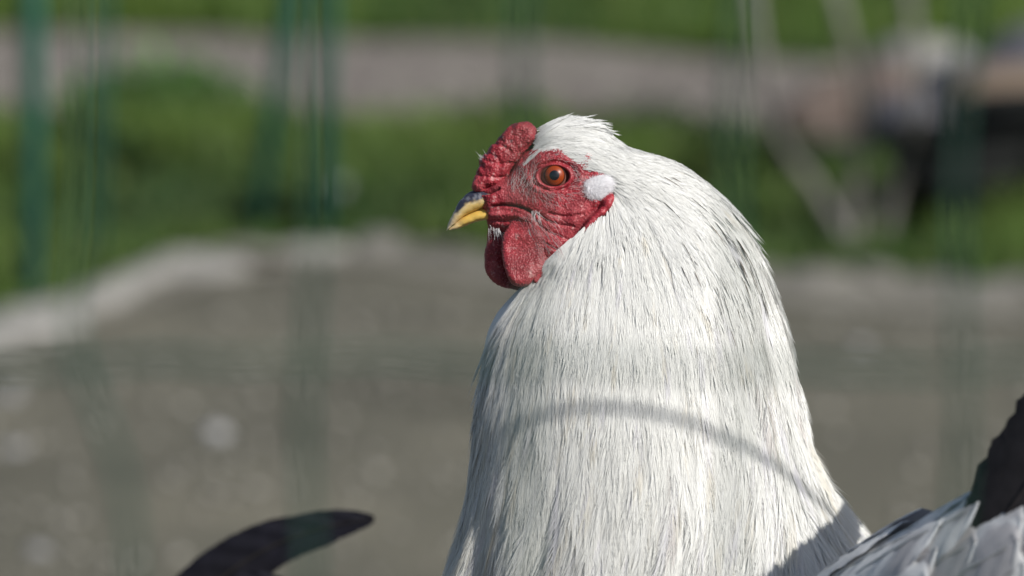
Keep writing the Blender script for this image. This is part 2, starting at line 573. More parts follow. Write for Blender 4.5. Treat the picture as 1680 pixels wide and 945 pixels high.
# ------------------------------------------------------------------ green stakes, bare stems, heap on the right
def stake(px0, py0, px1, py1, label, rad, top=1.25):
    b = gp(px0, py0)
    k = (b - CAM).length / FOCUS * K
    lean = (px1 - px0) / (py0 - py1)
    root = empty('fence_stake', (b.x, b.y, 0))
    tag(root, label, 'stake', 'green steel stakes along the kerb')
    V, Q = tube([(0, 0, -.05), (lean * .4, 0.02 * 0, .4), (lean * top, 0, top)], rad, 12)
    link('pole', np_mesh('pole', V, quads=Q, mat=M['stake']), root)
    V, Q = tube([(lean * top, 0, top - .01), (lean * (top + .03), 0, top + .03)], [rad * 1.25, rad * 1.1], 12)
    link('cap', np_mesh('cap', V, quads=Q, mat=M['black_plastic']), root)


stake(50, 530, 60, 0, 'upright green steel stake at the far left edge', .0125)
stake(402, 400, 478, 0, 'green steel stake leaning to the right at the kerb', .0105)

stake(528, 398, 541, 0, 'dark green steel stake just right of the leaning one', .0085)
stake(158, 478, 178, 0, 'thin dark green stake second from the left edge', .0045)

b = gp(1410, 415)
root = tag(empty('bare_shrub', (b.x, b.y, 0)), 'pale bare stems bending up from the kerb right of the rooster', 'shrub')
kk = K * (b - CAM).length / FOCUS
for pts in [[(1405, 415), (1350, 330), (1290, 250), (1255, 170), (1240, 60), (1225, -90), (1230, -260)],
            [(1402, 420), (1405, 330), (1415, 230), (1400, 120), (1370, 0), (1340, -140), (1335, -280)],
            [(1450, 418), (1465, 350), (1490, 250), (1500, 160), (1490, 40), (1475, -120), (1480, -260)]]:
    P = np.array([((x - 1410) * kk, 0.05 * math.sin(i * 1.3), (415 - y) * kk) for i, (x, y) in enumerate(pts)])
    P[0, 2] = -.01
    P = spline(P, 24)
    V, Q = tube(P, np.linspace(.0080, .0055, 24) * (1 + .1 * np.sin(np.arange(24) * 1.7)), 8)
    link('stem', np_mesh('stem', V, quads=Q, mat=M['bark']), root)

# black tub and rubble
def tub(px, py, r, h, label):
    p = gp(px, py)
    root = tag(empty('plastic_tub', (p.x, p.y, 0)), label, 'tub')
    prof = [(0.0, .01), (r * .82, .01), (r * .86, 0), (r, h), (r * 1.06, h), (r * 1.06, h - .012), (r * 1.02, h - .014)]
    a = np.linspace(0, 2 * np.pi, 40, endpoint=False)
    pr = prof[1:4] + [(r * .96, h), (r * .82, .02), (.001, .02)]
    V = np.concatenate([np.stack([q * np.cos(a), q * np.sin(a), np.full(40, z)], 1) for q, z in pr])
    j = np.arange(40); Q = np.concatenate([np.stack([i * 40 + j, i * 40 + (j + 1) % 40, (i + 1) * 40 + (j + 1) % 40, (i + 1) * 40 + j], 1) for i in range(len(pr) - 1)])
    link('shell', np_mesh('shell', V, quads=Q, mat=M['black_plastic']), root)
    t = np.linspace(0, 2 * np.pi, 41)
    V, Q = tube(np.stack([r * 1.03 * np.cos(t), r * 1.03 * np.sin(t), np.full(41, h)], 1), .007, 8, False)
    link('rim', np_mesh('rim', V, quads=Q, mat=M['black_plastic']), root)
    return p


tub(1570, 400, .085, .135, 'dark plastic tub standing in the grass before the rubble heap')
tub(1745, 385, .12, .16, 'larger dark plastic tub at the right edge of the picture')
heap = [(1385, 215, .060, 'brown_stone', 'brownish stone at the left end of the rubble heap'),
        (1330, 225, .045, 'brown_stone', 'small brown stone just left of the rubble heap'),
        (1455, 215, .070, 'brown_stone', 'reddish brown stone low in the rubble heap between the stems'),
        (1520, 190, .085, 'stone', 'big pale grey boulder topping the rubble heap'),
        (1590, 235, .085, 'slate', 'dark slate block in the middle of the rubble heap'),
        (1650, 250, .085, 'wood_end', 'tan stone at the right end of the rubble heap'),
        (1700, 200, .10, 'slate', 'dark slate boulder at the right edge behind the rubble'),
        (1500, 250, .060, 'slate', 'bluish dark stone under the pale boulder')]
for i, (px, py, sz, mt, lab) in enumerate(heap):
    p = gp(px, py)
    o = link('rubble_stone', stone_mesh('rubble_stone', M[mt], 40 + i, 1, .9, .85))
    o.location = (p.x, p.y, sz * .6); o.scale = (sz, sz, sz); o.rotation_euler.z = i * 1.3
    tag(o, lab, 'stone', 'stones of the rubble heap')

# ------------------------------------------------------------------ near wire fence between camera and bird
FY = CAM.y + 1.26 * math.cos(PITCH)          # fence stands 1.26 m in front of the camera


def fence_xz(px, py):
    dx = (px - 840) * K / FOCUS; dz = (472.5 - py) * K / FOCUS
    d = Vector((dx, math.cos(PITCH) + dz * math.sin(PITCH), -math.sin(PITCH) + dz * math.cos(PITCH)))
    t = (FY - CAM.y) / d.y
    q = CAM + d * t
    return q.x, q.z


ROOST_Z = CZ / math.cos(PITCH)
rooster_base = Vector((0, -ROOST_Z * math.sin(PITCH), 0))
ROT = Matrix.Rotation(-PITCH, 4, 'X')


def local(px, py, y=0.0):
    return Vector(((px - 840) * K, y, ROOST_Z + (472.5 - py) * K))


# unseen cable on leaning arms, added to throw the soft shadow across the neck
CY = -0.52
hit = rooster_base + ROT @ local(1050, 664, -.056)
cable = hit + SUN * ((CY - hit.y) / SUN.y)
fence_top = cable.z + .04
fence = tag(empty('wire_fence', (0, FY, 0)), 'green coated wire mesh fence blurred in the foreground', 'fence')
x0 = fence_xz(505, 472)[0]
SP = 0.0480
zc_, = [fence_xz(840, 600)[1]]
wire_xs = [x0 + i * SP for i in range(-24, 34)]
hz = sorted([zc_ + i * 0.1 for i in range(-12, 14) if 0.03 < zc_ + i * 0.1 < fence_top - .02])
for i, x in enumerate(wire_xs):
    zs = np.linspace(0, fence_top, 90)
    amp = 0.0012
    xx = x + amp * np.sin(zs * 2 * np.pi / .1 + i) + .0012 * np.sin(zs * 9 + i * 2.1)
    if i == 23:      # this strand is bent aside near the crossing
        xx = x - 0.001 + .0095 * smoothstep(zc_ + .012, zc_ - .040, zs) * smoothstep(zc_ - .3, zc_ - .05, zs) - .004 * np.exp(-((zs - zc_ - .01) / .02) ** 2)
    V, Q = tube(np.stack([xx, .0012 * np.sin(zs * 31 + i), zs], 1), .00112, 6)
    link('wire', np_mesh('wire', V, quads=Q, mat=M['wire']), fence)
for i, z in enumerate(hz):
    xw = np.linspace(wire_xs[0], wire_xs[-1], 160)
    ph_ = (xw - x0) / SP
    zz = z + .0008 * np.sin(ph_ * np.pi * 2) + .0012 * np.cos(ph_ * 1.3 + i)
    V, Q = tube(np.stack([xw, 0 * xw + .0022, zz], 1), .00105, 6)
    link('wire', np_mesh('wire', V, quads=Q, mat=M['wire']), fence)
xw = np.linspace(wire_xs[0], wire_xs[-1], 60)
V, Q = tube(np.stack([xw, 0 * xw + CY - FY, cable.z - .19 * (xw - cable.x) + .02 * (xw - cable.x) ** 2], 1), .0017, 8)
link('shadow_cable', np_mesh('shadow_cable', V, quads=Q, mat=M['wire']), fence)
for x in (wire_xs[0], wire_xs[-1]):
    V, Q = tube([(x, .03, fence_top - .1), (x, CY - FY + .01, cable.z - .19 * (x - cable.x) + .02 * (x - cable.x) ** 2)], .008, 10)
    link('added_arm', np_mesh('added_arm', V, quads=Q, mat=M['stake']), fence)
for x in (wire_xs[0], wire_xs[-1]):
    V, Q = tube([(x, .03, -.05), (x, .03, fence_top + .08)], .02, 14)
    link('post', np_mesh('post', V, quads=Q, mat=M['stake']), fence)
#BIRD
# ------------------------------------------------------------------ rooster
rooster = empty('rooster', rooster_base, (-PITCH, 0, 0))
tag(rooster, 'white rooster with red rose comb and wattles, head turned left', 'rooster')


def LP(px, py, y):
    """photo pixel + depth -> rooster space (arrays)"""
    px, py, y = np.broadcast_arrays(np.asarray(px, float), np.asarray(py, float), np.asarray(y, float))
    return np.stack([(px - 840) * K, y, ROOST_Z + (472.5 - py) * K], -1)


# ---- neck surface: row by row front edge, back edge, half width
FR = np.array([(196, 900), (205, 880), (240, 866), (270, 850), (300, 832), (330, 815), (360, 815), (385, 832), (420, 850), (455, 858),
               (480, 838), (510, 810), (545, 792), (600, 783), (660, 774), (740, 768), (800, 762), (860, 753), (920, 741), (1000, 725), (1100, 715)], float)
BK = np.array([(196, 945), (205, 978), (225, 1003), (243, 1033), (253, 1072), (268, 1107), (285, 1138), (305, 1168), (325, 1194), (355, 1219), (390, 1241), (425, 1259),
               (460, 1266), (500, 1276), (540, 1284), (580, 1291), (620, 1296), (660, 1301), (700, 1309), (740, 1321), (785, 1339), (830, 1361), (875, 1389), (920, 1420), (1000, 1470), (1100, 1500)], float)
WD = np.array([(196, 2), (205, 6), (225, 10.5), (260, 14), (300, 16), (340, 17.5), (400, 23), (460, 31), (520, 40), (600, 50), (700, 56), (800, 60), (900, 63), (1000, 64), (1100, 64)], float)


def rowf(py):
    return np.interp(py, FR[:, 0], FR[:, 1]), np.interp(py, BK[:, 0], BK[:, 1]), np.interp(py, WD[:, 0], WD[:, 1]) * .001


# ---- face depth by scattered control points (mm)
FC = np.array([(790, 318, 6.8), (795, 345, 7.4), (800, 365, 6.2), (812, 376, 5.5), (815, 300, 7.4), (828, 318, 8.6), (840, 335, 9.5), (830, 352, 8.0), (850, 362, 9.5), (911, 290, 13.6), (880, 300, 12.5), (885, 275, 12.2),
               (880, 335, 12.8), (860, 318, 11), (920, 330, 14.2), (940, 350, 15), (962, 325, 15.3), (900, 375, 13.2), (930, 385, 14), (875, 390, 12), (985, 315, 16), (1010, 300, 15.5), (840, 385, 8.5), (850, 430, 10), (880, 430, 13),
               (900, 258, 12.2), (858, 285, 9.8), (870, 250, 9), (935, 268, 13.6), (955, 285, 15), (980, 270, 15), (930, 235, 11.5), (995, 335, 17), (955, 385, 17), (910, 430, 17), (1000, 250, 13), (880, 460, 16), (850, 470, 14)], float)


def rbf_fit(C):
    P = C[:, :2] / 100
    D_ = np.linalg.norm(P[:, None] - P[None], axis=2)
    A = np.where(D_ > 0, D_ ** 2 * np.log(D_ + 1e-12), 0) + np.eye(len(P)) * 0.01
    Q = np.concatenate([np.ones((len(P), 1)), P], 1)
    Mx = np.block([[A, Q], [Q.T, np.zeros((3, 3))]])
    w = np.linalg.solve(Mx, np.concatenate([C[:, 2], np.zeros(3)]))
    return P, w


FP, FWt = rbf_fit(FC)


def face_h(px, py):
    X = np.stack([np.ravel(px), np.ravel(py)], 1) / 100
    D_ = np.linalg.norm(X[:, None] - FP[None], axis=2)
    v = np.where(D_ > 0, D_ ** 2 * np.log(D_ + 1e-12), 0) @ FWt[:len(FP)] + FWt[-3] + X @ FWt[-2:]
    return np.clip(v, 1.0, 19) * .001


def poly_sdf(P, poly):
    """signed distance (inside > 0) and nearest point on a closed polyline"""
    P = np.asarray(P, float)
    A = np.asarray(poly, float); B = np.roll(A, -1, 0)
    best = np.full(len(P), 1e9); near = np.zeros_like(P); inside = np.zeros(len(P), bool)
    for a, b in zip(A, B):
        ab = b - a
        t = np.clip(((P - a) @ ab) / (ab @ ab + 1e-12), 0, 1)
        q = a + t[:, None] * ab
        d_ = np.hypot(*(P - q).T)
        m = d_ < best
        best = np.where(m, d_, best); near[m] = q[m]
        c = ((a[1] > P[:, 1]) != (b[1] > P[:, 1])) & (P[:, 0] < (b[0] - a[0]) * (P[:, 1] - a[1]) / (b[1] - a[1] + 1e-12) + a[0])
        inside ^= c
    return np.where(inside, best, -best), near


FACE = spline([(786, 318), (808, 300), (832, 288), (850, 262), (880, 238), (930, 228), (985, 245), (1012, 285), (1018, 318), (1005, 350),
               (965, 402), (915, 450), (870, 475), (852, 455), (848, 420), (840, 392), (822, 381), (808, 379), (799, 366), (795, 350), (789, 334)], 150, True)


def d_neck(px, py):
    f, b, w = rowf(py)
    u = (px - (f + b) / 2) / ((b - f) / 2)
    return w * np.sqrt(np.clip(1 - u * u, 0.0, 1))


def depth_raw(px, py):
    """outer plumage depth on the near side (positive, towards the camera)"""
    d_ = d_neck(px, py)
    sd, _ = poly_sdf(np.stack([px, py], 1), FACE)
    e = np.clip(sd, 0, 22) / 22
    hf = face_h(px, py) * np.sqrt(np.clip(1 - (1 - e) ** 2, 0, 1))
    return np.maximum(d_, np.where(sd > 0, hf, 0))


# sampled once on a grid, then looked up
DX0, DY0, DST = 680, 180, 2.0
_gx, _gy = np.arange(DX0, 1560, DST), np.arange(DY0, 1110, DST)
_X, _Y = np.meshgrid(_gx, _gy)
DG = depth_raw(_X.ravel(), _Y.ravel()).reshape(_X.shape)
_dy, _dx = np.gradient(DG, DST * K)
NG = np.stack([-np.clip(_dx, -6, 6), -np.ones_like(_dx), np.clip(_dy, -6, 6)], -1)
NG /= np.linalg.norm(NG, axis=-1, keepdims=True)


def lookup(A, px, py):
    a = np.clip((np.asarray(px, float) - DX0) / DST, 0, A.shape[1] - 1.001); b = np.clip((np.asarray(py, float) - DY0) / DST, 0, A.shape[0] - 1.001)
    i, j = a.astype(int), b.astype(int); fa, fb = a - i, b - j
    if A.ndim == 3: fa, fb = fa[..., None], fb[..., None]
    return (A[j, i] * (1 - fa) + A[j, i + 1] * fa) * (1 - fb) + (A[j + 1, i] * (1 - fa) + A[j + 1, i + 1] * fa) * fb


def depth(px, py):
    return lookup(DG, px, py)


def surf_normal(px, py):
    N = lookup(NG, px, py)
    return N / np.linalg.norm(N, axis=-1, keepdims=True)


# ---- body: head core, neck, trunk and thighs fused into one skin
def loft_rows():
    rows = np.linspace(200, 1100, 110)
    n = 48
    a = np.linspace(0, 2 * np.pi, n, endpoint=False)
    V = []
    for r in rows:
        f, b, w = rowf(r)
        inset = 6 if r > 300 else 5
        f2, b2 = f + inset, b - inset
        if r < 470: f2 = max(f2, float(np.interp(r, [200, 240, 300, 345, 470], [900, 900, 985, 1005, 890])))
        if b2 < f2 + 4: m = (f2 + b2) / 2; f2, b2 = m - 2, m + 2
        w2 = max(w - float(np.interp(r, [240, 290, 420, 480], [.0014, .004, .0045, .0014])), .001)
        V.append(LP((f2 + b2) / 2 + (b2 - f2) / 2 * np.cos(a), r, w2 * np.sin(a)))
    V = np.concatenate(V); m = len(rows)
    i = np.arange(m - 1)[:, None] * n; j = np.arange(n)[None]
    q = np.stack([i + j, i + n + j, i + n + (j + 1) % n, i + (j + 1) % n], -1).reshape(-1, 4)
    k = len(V)
    V = np.concatenate([V, V[:n].mean(0)[None], V[(m - 1) * n:m * n].mean(0)[None]])
    jj = np.arange(n)
    t = np.concatenate([np.stack([np.full(n, k), jj, (jj + 1) % n], 1), np.stack([np.full(n, k + 1), (m - 1) * n + (jj + 1) % n, (m - 1) * n + jj], 1)])
    return V, q, t


def join(parts):
    V, Q, T, n = [], [], [], 0
    for v, q, t in parts:
        V.append(v)
        if q is not None and len(q): Q.append(np.asarray(q) + n)
        if t is not None and len(t): T.append(np.asarray(t) + n)
        n += len(v)
    return np.concatenate(V), (np.concatenate(Q) if Q else None), (np.concatenate(T) if T else None)


def fuse(name, parts, voxel, mat, parent, colf, smooth_it=6):
    V, Q, T = join(parts)
    me = np_mesh(name, V, Q, T)
    o = link(name, me, parent)
    md = o.modifiers.new('remesh', 'REMESH'); md.mode = 'VOXEL'; md.voxel_size = voxel
    ms = o.modifiers.new('smooth', 'SMOOTH'); ms.factor = 0.5; ms.iterations = smooth_it
    dg = bpy.context.evaluated_depsgraph_get()
    me2 = bpy.data.meshes.new_from_object(o.evaluated_get(dg))
    o.modifiers.clear()
    o.data = me2
    me2.name = name
    me2.polygons.foreach_set('use_smooth', np.ones(len(me2.polygons), dtype=bool))
    co = np.empty(len(me2.vertices) * 3, np.float32); me2.vertices.foreach_get('co', co); co = co.reshape(-1, 3)
    c = np.ones((len(co), 4), np.float32); c[:, :3] = colf(co)
    a = me2.attributes.get('col') or me2.attributes.new('col', 'FLOAT_COLOR', 'POINT')
    a.data.foreach_set('color', c.ravel())
    me2.materials.clear(); me2.materials.append(mat)
    return o


TR = np.array([(1000, 1080, .015, 50), (1080, 1180, -.005, 64), (1200, 1260, -.035, 72), (1330, 1255, -.070, 72), (1460, 1160, -.115, 66), (1570, 1060, -.150, 56), (1680, 975, -.180, 44), (1790, 910, -.205, 28)], float)
trs = spline(np.concatenate([LP(TR[:, 0], TR[:, 1], TR[:, 2]), TR[:, 3:4] * .001], 1), 40)
tv, tq = tube(trs[:, :3], trs[:, 3], 32)
th = []
leg_top = [LP(1150, 1400, -.08), LP(1210, 1400, .02)]
for lt in leg_top:
    v, q = tube(np.array([lt + np.array([0, 0, .06]), lt, lt + np.array([.012, 0, -.07]), lt + np.array([.006, 0, -.12])]), [.045, .042, .028, .014], 20)
    th.append((v, q, None))
fuse('body', [loft_rows(), (tv, tq, None)] + th, .003, M['body'], rooster, lambda co: np.array([.80, .80, .785]), 3)

for lt in leg_top:
    knee = lt + np.array([.006, 0, -.11])
    wpos = rooster_base + ROT @ Vector(knee)
    inv = ROT.inverted()
    foot_w = Vector((wpos.x + .01, wpos.y, .012))
    f = np.array(inv @ (foot_w - rooster_base))
    parts = [tube(np.array([knee + [0, 0, .02], (knee + f) / 2, f]), [.0095, .0078, .0088], 12) + (None,)]
    for ang, L in ((math.pi, .06), (math.pi - .6, .055), (math.pi + .6, .055), (0.1, .03)):
        e = np.array(inv @ (foot_w + Vector((math.cos(ang) * L, math.sin(ang) * L, -.004)) - rooster_base))
        parts.append(tube(np.array([f, (f + e) / 2 + [0, 0, .003], e]), [.008, .0062, .003], 8) + (None,))
    v, q, t = join(parts)
    link('leg', np_mesh('leg', v, q, t, M['shank'], np.array([.55, .40, .16])), rooster)


# ---- inflated outlines (comb, wattles, face)
def inflate(poly, g, hfun, ycen, Rpx):
    poly = np.asarray(poly, float)
    lo, hi = poly.min(0) - 2 * g, poly.max(0) + 2 * g
    xs_ = np.arange(lo[0], hi[0], g); ys_ = np.arange(lo[1], hi[1], g)
    X, Y = np.meshgrid(xs_, ys_)
    P = np.stack([X.ravel(), Y.ravel()], 1)
    sd, near = poly_sdf(P, poly)
    nx, ny = len(xs_), len(ys_)
    i = (np.arange(ny - 1)[:, None] * nx + np.arange(nx - 1)[None]).ravel()
    q = np.stack([i, i + 1, i + nx + 1, i + nx], 1)
    keep = (sd[q] > 0).any(1)
    q = q[keep]
    used = np.unique(q)
    remap = -np.ones(len(P), int); remap[used] = np.arange(len(used))
    q = remap[q]; P = P[used]; sd = sd[used]; near = near[used]
    out = sd <= 0.05
    P = np.where(out[:, None], near, P); sd = np.where(out, 0, sd)
    e = np.clip(sd, 0, Rpx) / Rpx
    h = hfun(P[:, 0], P[:, 1]) * np.sqrt(np.clip(1 - (1 - e) ** 2, 0, 1))
    yc = ycen(P[:, 0], P[:, 1])
    near_V = LP(P[:, 0], P[:, 1], yc - h)
    inn = np.where(~out)[0]
    far_V = LP(P[inn, 0], P[inn, 1], (yc + h)[inn])
    m2 = np.arange(len(P)); m2[inn] = len(P) + np.arange(len(inn))
    V = np.concatenate([near_V, far_V])
    Q = np.concatenate([q[:, ::-1], m2[q]])
    PP = np.concatenate([P, P[inn]]); SD = np.concatenate([sd, sd[inn]])
    side = np.concatenate([np.ones(len(P)), -np.ones(len(inn))])
    return V, Q, PP, SD, side


def vnormals(V, Q):
    a, b, c, d_ = (V[Q[:, k]] for k in range(4))
    n = np.cross(c - a, d_ - b)
    N = np.zeros_like(V)
    for k in range(4): np.add.at(N, Q[:, k], n)
    return N / (np.linalg.norm(N, axis=1, keepdims=True) + 1e-15)


def seg_d(P, pts):
    """distance in px from points to an open polyline, and the position along it 0..1"""
    A = spline(pts, 24)
    best = np.full(len(P), 1e9); tt_ = np.zeros(len(P))
    for k in range(23):
        ab = A[k + 1] - A[k]
        t = np.clip(((P - A[k]) @ ab) / (ab @ ab), 0, 1)
        d_ = np.hypot(*(P - A[k] - t[:, None] * ab).T)
        m = d_ < best
        best = np.where(m, d_, best); tt_ = np.where(m, (k + t) / 23, tt_)
    return best, tt_


RED = np.array([.335, .026, .040])


def gauss(d_, w): return np.exp(-(d_ / w) ** 2)


def mottle(c, V):
    """pinker and darker blotches and dry flakes of the bare skin"""
    a_ = (smoothstep(.15, .75, fbm(V, 130, 201)) * .30)[:, None]
    c = c * (1 - a_) + np.array([.47, .12, .13]) * a_
    b_ = (smoothstep(.15, .8, fbm(V, 150, 211)) * .45)[:, None]
    c = c * (1 - b_) + np.array([.17, .010, .018]) * b_
    f_ = (smoothstep(.62, .95, fbm(V, 520, 221)) * .4)[:, None]
    return c * (1 - f_) + np.array([.55, .34, .33]) * f_


# comb
COMB = spline([(777, 309), (775, 296), (780, 284), (786, 272), (789, 262), (799, 250), (806, 238), (818, 226), (828, 214), (840, 206), (852, 201), (864, 200), (874, 206), (880, 217),
               (882, 229), (876, 238), (862, 252), (850, 268), (842, 283), (832, 297), (818, 306), (802, 312), (790, 319), (782, 316)], 220, True)
V, Q, P, SD, side = inflate(COMB, 0.8, lambda x, y: np.full(len(x), .0058), lambda x, y: 0 * x, 16)
N = vnormals(V, Q)
lump = fbm(V, 260, 3, 3) * .0007
gr = np.zeros(len(V))
for pts in [[(783, 287), (800, 291), (830, 292)], [(795, 262), (812, 268), (845, 268)], [(812, 236), (826, 240), (838, 250)], [(800, 253), (815, 258), (822, 272)]]:
    dd, _ = seg_d(P, pts); gr += gauss(dd, 3.2)
vo = voro(V, 1250, 5)
pap = (0.75 - np.clip(vo, 0, .75)) / .75
V = V + N * (lump - .0006 * gr + .00034 * pap)[:, None]
c = RED * .92 * (1 + .12 * fbm(V, 300, 9) + .2 * fbm(V, 90, 57))[:, None] * (.68 + .50 * pap)[:, None] + (smoothstep(.62, .95, pap) * .10)[:, None]
for (x, y, r_) in [(811, 257, 4.5), (808, 266, 3), (822, 262, 2), (824, 226, 4), (839, 232, 2.5), (829, 244, 2.2), (832, 238, 2)]:
    w_ = gauss(np.hypot(P[:, 0] - x, P[:, 1] - y), r_)[:, None] * np.clip(.5 + 1.4 * vnoise(V, 900, 4), 0, 1)[:, None]
    c = c * (1 - .85 * w_) + np.array([.05, .04, .05]) * .85 * w_
c = mottle(c, V)
link('comb', np_mesh('comb', V, Q, mat=M['skin'], col=np.clip(c, 0, 1)), rooster)

# face
EX, EY = 910.0, 289.5
V, Q, P, SD, side = inflate(FACE, 0.9, face_h, lambda x, y: 0 * x, 22)
N = vnormals(V, Q)
ex, ey = (P[:, 0] - EX + 1.5) / 25.0, (P[:, 1] - EY - .5) / 17.0
rr = np.hypot(ex, ey)
disp = np.zeros(len(V))
disp += -.0052 * smoothstep(1.02, .80, rr)                         # opening for the eyeball
rn = vnoise(V, 420, 81)
disp += .0005 * gauss((rr - 1.12), .10) * (1 + .5 * rn) + .0004 * gauss(rr - 1.75 + .15 * rn, .2) - .0007 * gauss(rr - 1.42 + .12 * rn, .10) * (1 + .8 * rn)
dm, tm = seg_d(P, [(803, 341), (825, 337), (850, 340), (868, 348), (874, 356)])
disp += -.0016 * gauss(dm, 3.0) * smoothstep(0, .08, tm)
dm2, _ = seg_d(P, [(806, 352), (828, 352), (850, 355), (866, 362)])
disp += .0010 * gauss(dm2, 4.5)
dl, _ = seg_d(P, [(806, 362), (826, 364), (845, 362)]); disp += -.0010 * gauss(dl, 3)
df, tf = seg_d(P, [(1003, 326), (985, 348), (962, 374), (938, 402), (908, 434), (880, 458)])
disp += .0017 * gauss(df, 6.5) * (1 + .7 * vnoise(V, 330, 71))
dv, _ = seg_d(P, [(984, 338), (962, 356), (944, 382), (920, 410), (890, 436)])
disp += -.0022 * gauss(dv, 6.0)
for k, pts in enumerate([[(880, 352), (905, 366), (940, 372)], [(876, 362), (900, 382), (930, 392)], [(872, 372), (888, 396), (912, 410)], [(900, 350), (930, 356), (955, 352)], [(865, 380), (878, 408), (894, 424)]]):
    dd, _ = seg_d(P, pts); disp += -.0007 * gauss(dd, 2.6)
dn, _ = seg_d(P, [(790, 318), (803, 316), (818, 310)]); disp += -.0018 * gauss(dn, 2.2)
disp += .0006 * fbm(V, 160, 12, 3) * smoothstep(1.2, 1.5, rr)
vo = voro(V, 1250, 15); pap = (0.75 - np.clip(vo, 0, .75)) / .75
amp = .00034 * smoothstep(1.0, 1.2, rr) * (1 - .6 * gauss(df, 8))
V = V + N * (disp + amp * pap)[:, None]
# the bare throat line must not poke through the beak or bill
c = RED * (1 + .13 * fbm(V, 240, 19) + .22 * fbm(V, 70, 55))[:, None] * (.68 + .50 * pap)[:, None] + (smoothstep(.55, .95, pap) * .15)[:, None]
pale = gauss(np.hypot((P[:, 0] - 850) / 30, (P[:, 1] - 305) / 16), 1.0)[:, None] * .35
c = c * (1 - pale) + np.array([.50, .14, .15]) * pale
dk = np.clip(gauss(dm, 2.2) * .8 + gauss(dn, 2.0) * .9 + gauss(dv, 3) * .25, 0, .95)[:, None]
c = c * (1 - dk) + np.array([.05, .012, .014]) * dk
c = mottle(c, V)
inner = smoothstep(1.04, .96, rr)[:, None]
c = c * (1 - inner) + np.array([.16, .03, .03]) * inner
link('face', np_mesh('face', V, Q, mat=M['skin'], col=np.clip(c, 0, 1)), rooster)

# wattles
def wattle(outline, yc, hh, seed, col=RED):
    W = spline(outline, 160, True)
    V, Q, P, SD, side = inflate(W, 0.9, lambda x, y: np.full(len(x), hh), yc, 9)
    N = vnormals(V, Q)
    vo = voro(V, 1250, seed); pap = (0.75 - np.clip(vo, 0, .75)) / .75
    V = V + N * (.0006 * fbm(V, 150, seed, 2) + .00030 * pap)[:, None]
    c = col * (1 + .10 * fbm(V, 260, seed) + .2 * fbm(V, 80, seed + 3))[:, None] * (.68 + .50 * pap)[:, None] + (smoothstep(.55, .95, pap) * .15)[:, None]
    c = mottle(c, V)
    edge = (1 - smoothstep(0, 7, SD))[:, None] * .25
    c = c * (1 - edge) + np.array([.45, .13, .14]) * edge
    link('wattle', np_mesh('wattle', V, Q, mat=M['skin'], col=np.clip(c, 0, 1)), rooster)


wattle([(843, 350), (836, 368), (829, 385), (825, 402), (825, 420), (828, 437), (833, 453), (841, 465), (853, 470), (864, 467), (878, 455), (893, 443), (908, 428), (916, 408), (908, 388), (890, 376), (872, 364), (858, 352)],
       lambda x, y: -.0122 - .0035 * smoothstep(400, 460, y) + .0028 * smoothstep(870, 840, x) * smoothstep(440, 360, y) + .0042 * smoothstep(392, 352, y) + .0040 * smoothstep(880, 915, x), .0025, 23)
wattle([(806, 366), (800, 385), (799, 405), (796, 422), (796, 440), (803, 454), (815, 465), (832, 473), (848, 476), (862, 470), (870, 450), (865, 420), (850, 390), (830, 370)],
       lambda x, y: .0035 + 0 * x, .0026, 29, RED * .72)  # far wattle: same red darkened, its shade put into the colour

# beak: upper and lower mandible lofted between the culmen and the gape line
def mandible(name, top, bot, wid, colf, parent):
    n, m = 60, 28
    T_, B_ = spline(top, n), spline(bot, n)
    W_ = spline(wid, n)[:, 1] * .001 if np.ndim(wid[0]) else np.interp(np.linspace(0, 1, n), np.linspace(0, 1, len(wid)), wid) * .001
    a = np.linspace(0, 2 * np.pi, m, endpoint=False)
    V, PX = [], []
    for t, b_, w in zip(T_, B_, W_):
        c_ = (t + b_) / 2; h = (t - b_) / 2
        prof = np.sign(np.sin(a)) * np.abs(np.sin(a)) ** .9
        q = c_[None] + np.cos(a)[:, None] * h[None]
        wy = w * prof * (1 - .28 * np.cos(a))
        V.append(LP(q[:, 0], q[:, 1], wy)); PX.append(q)
    V = np.concatenate(V); PX = np.concatenate(PX)
    i = np.arange(n - 1)[:, None] * m; j = np.arange(m)[None]
    q = np.stack([i + j, i + (j + 1) % m, i + m + (j + 1) % m, i + m + j], -1).reshape(-1, 4)
    N = vnormals(V, q)
    V = V + N * (.00018 * fbm(V * np.array([.5, 1, 1.6]), 500, 8))[:, None]
    o = link(name, np_mesh(name, V, q, mat=M['horn'], col=colf(PX, V)), parent)
    return o


def up_col(P, V):
    top = np.interp(P[:, 0], [733, 745, 765, 785, 812], [372, 341, 320, 309, 306])
    bot = np.interp(P[:, 0], [733, 745, 765, 785, 812], [380, 364, 352, 344, 335])
    v = (P[:, 1] - top) / (bot - top + 1e-3) + .17 * fbm(V * np.array([.5, 1, 1]), 420, 6)
    dark = (smoothstep(.56, .40, v) * smoothstep(738, 750, P[:, 0]))[:, None]
    tip = smoothstep(760, 738, P[:, 0])[:, None] * .8
    y = np.array([.62, .42, .13]); horn = np.array([.52, .45, .36])
    c = y * (1 - tip) + horn * tip
    pale = (gauss(v - .62, .14) * .5)[:, None]; c = c * (1 - pale) + np.array([.62, .55, .40]) * pale
    dcol = np.array([.035, .038, .060])
    flake = (smoothstep(.25, .6, fbm(V, 600, 44)) * .55)[:, None]
    dcol = dcol * (1 - flake) + np.array([.25, .25, .28]) * flake
    c = c * (1 - .22 * smoothstep(.35, .8, fbm(V * np.array([.25, 1, 1.4]), 900, 61)))[:, None]
    return np.clip(c * (1 - dark) + dcol * dark, 0, 1)


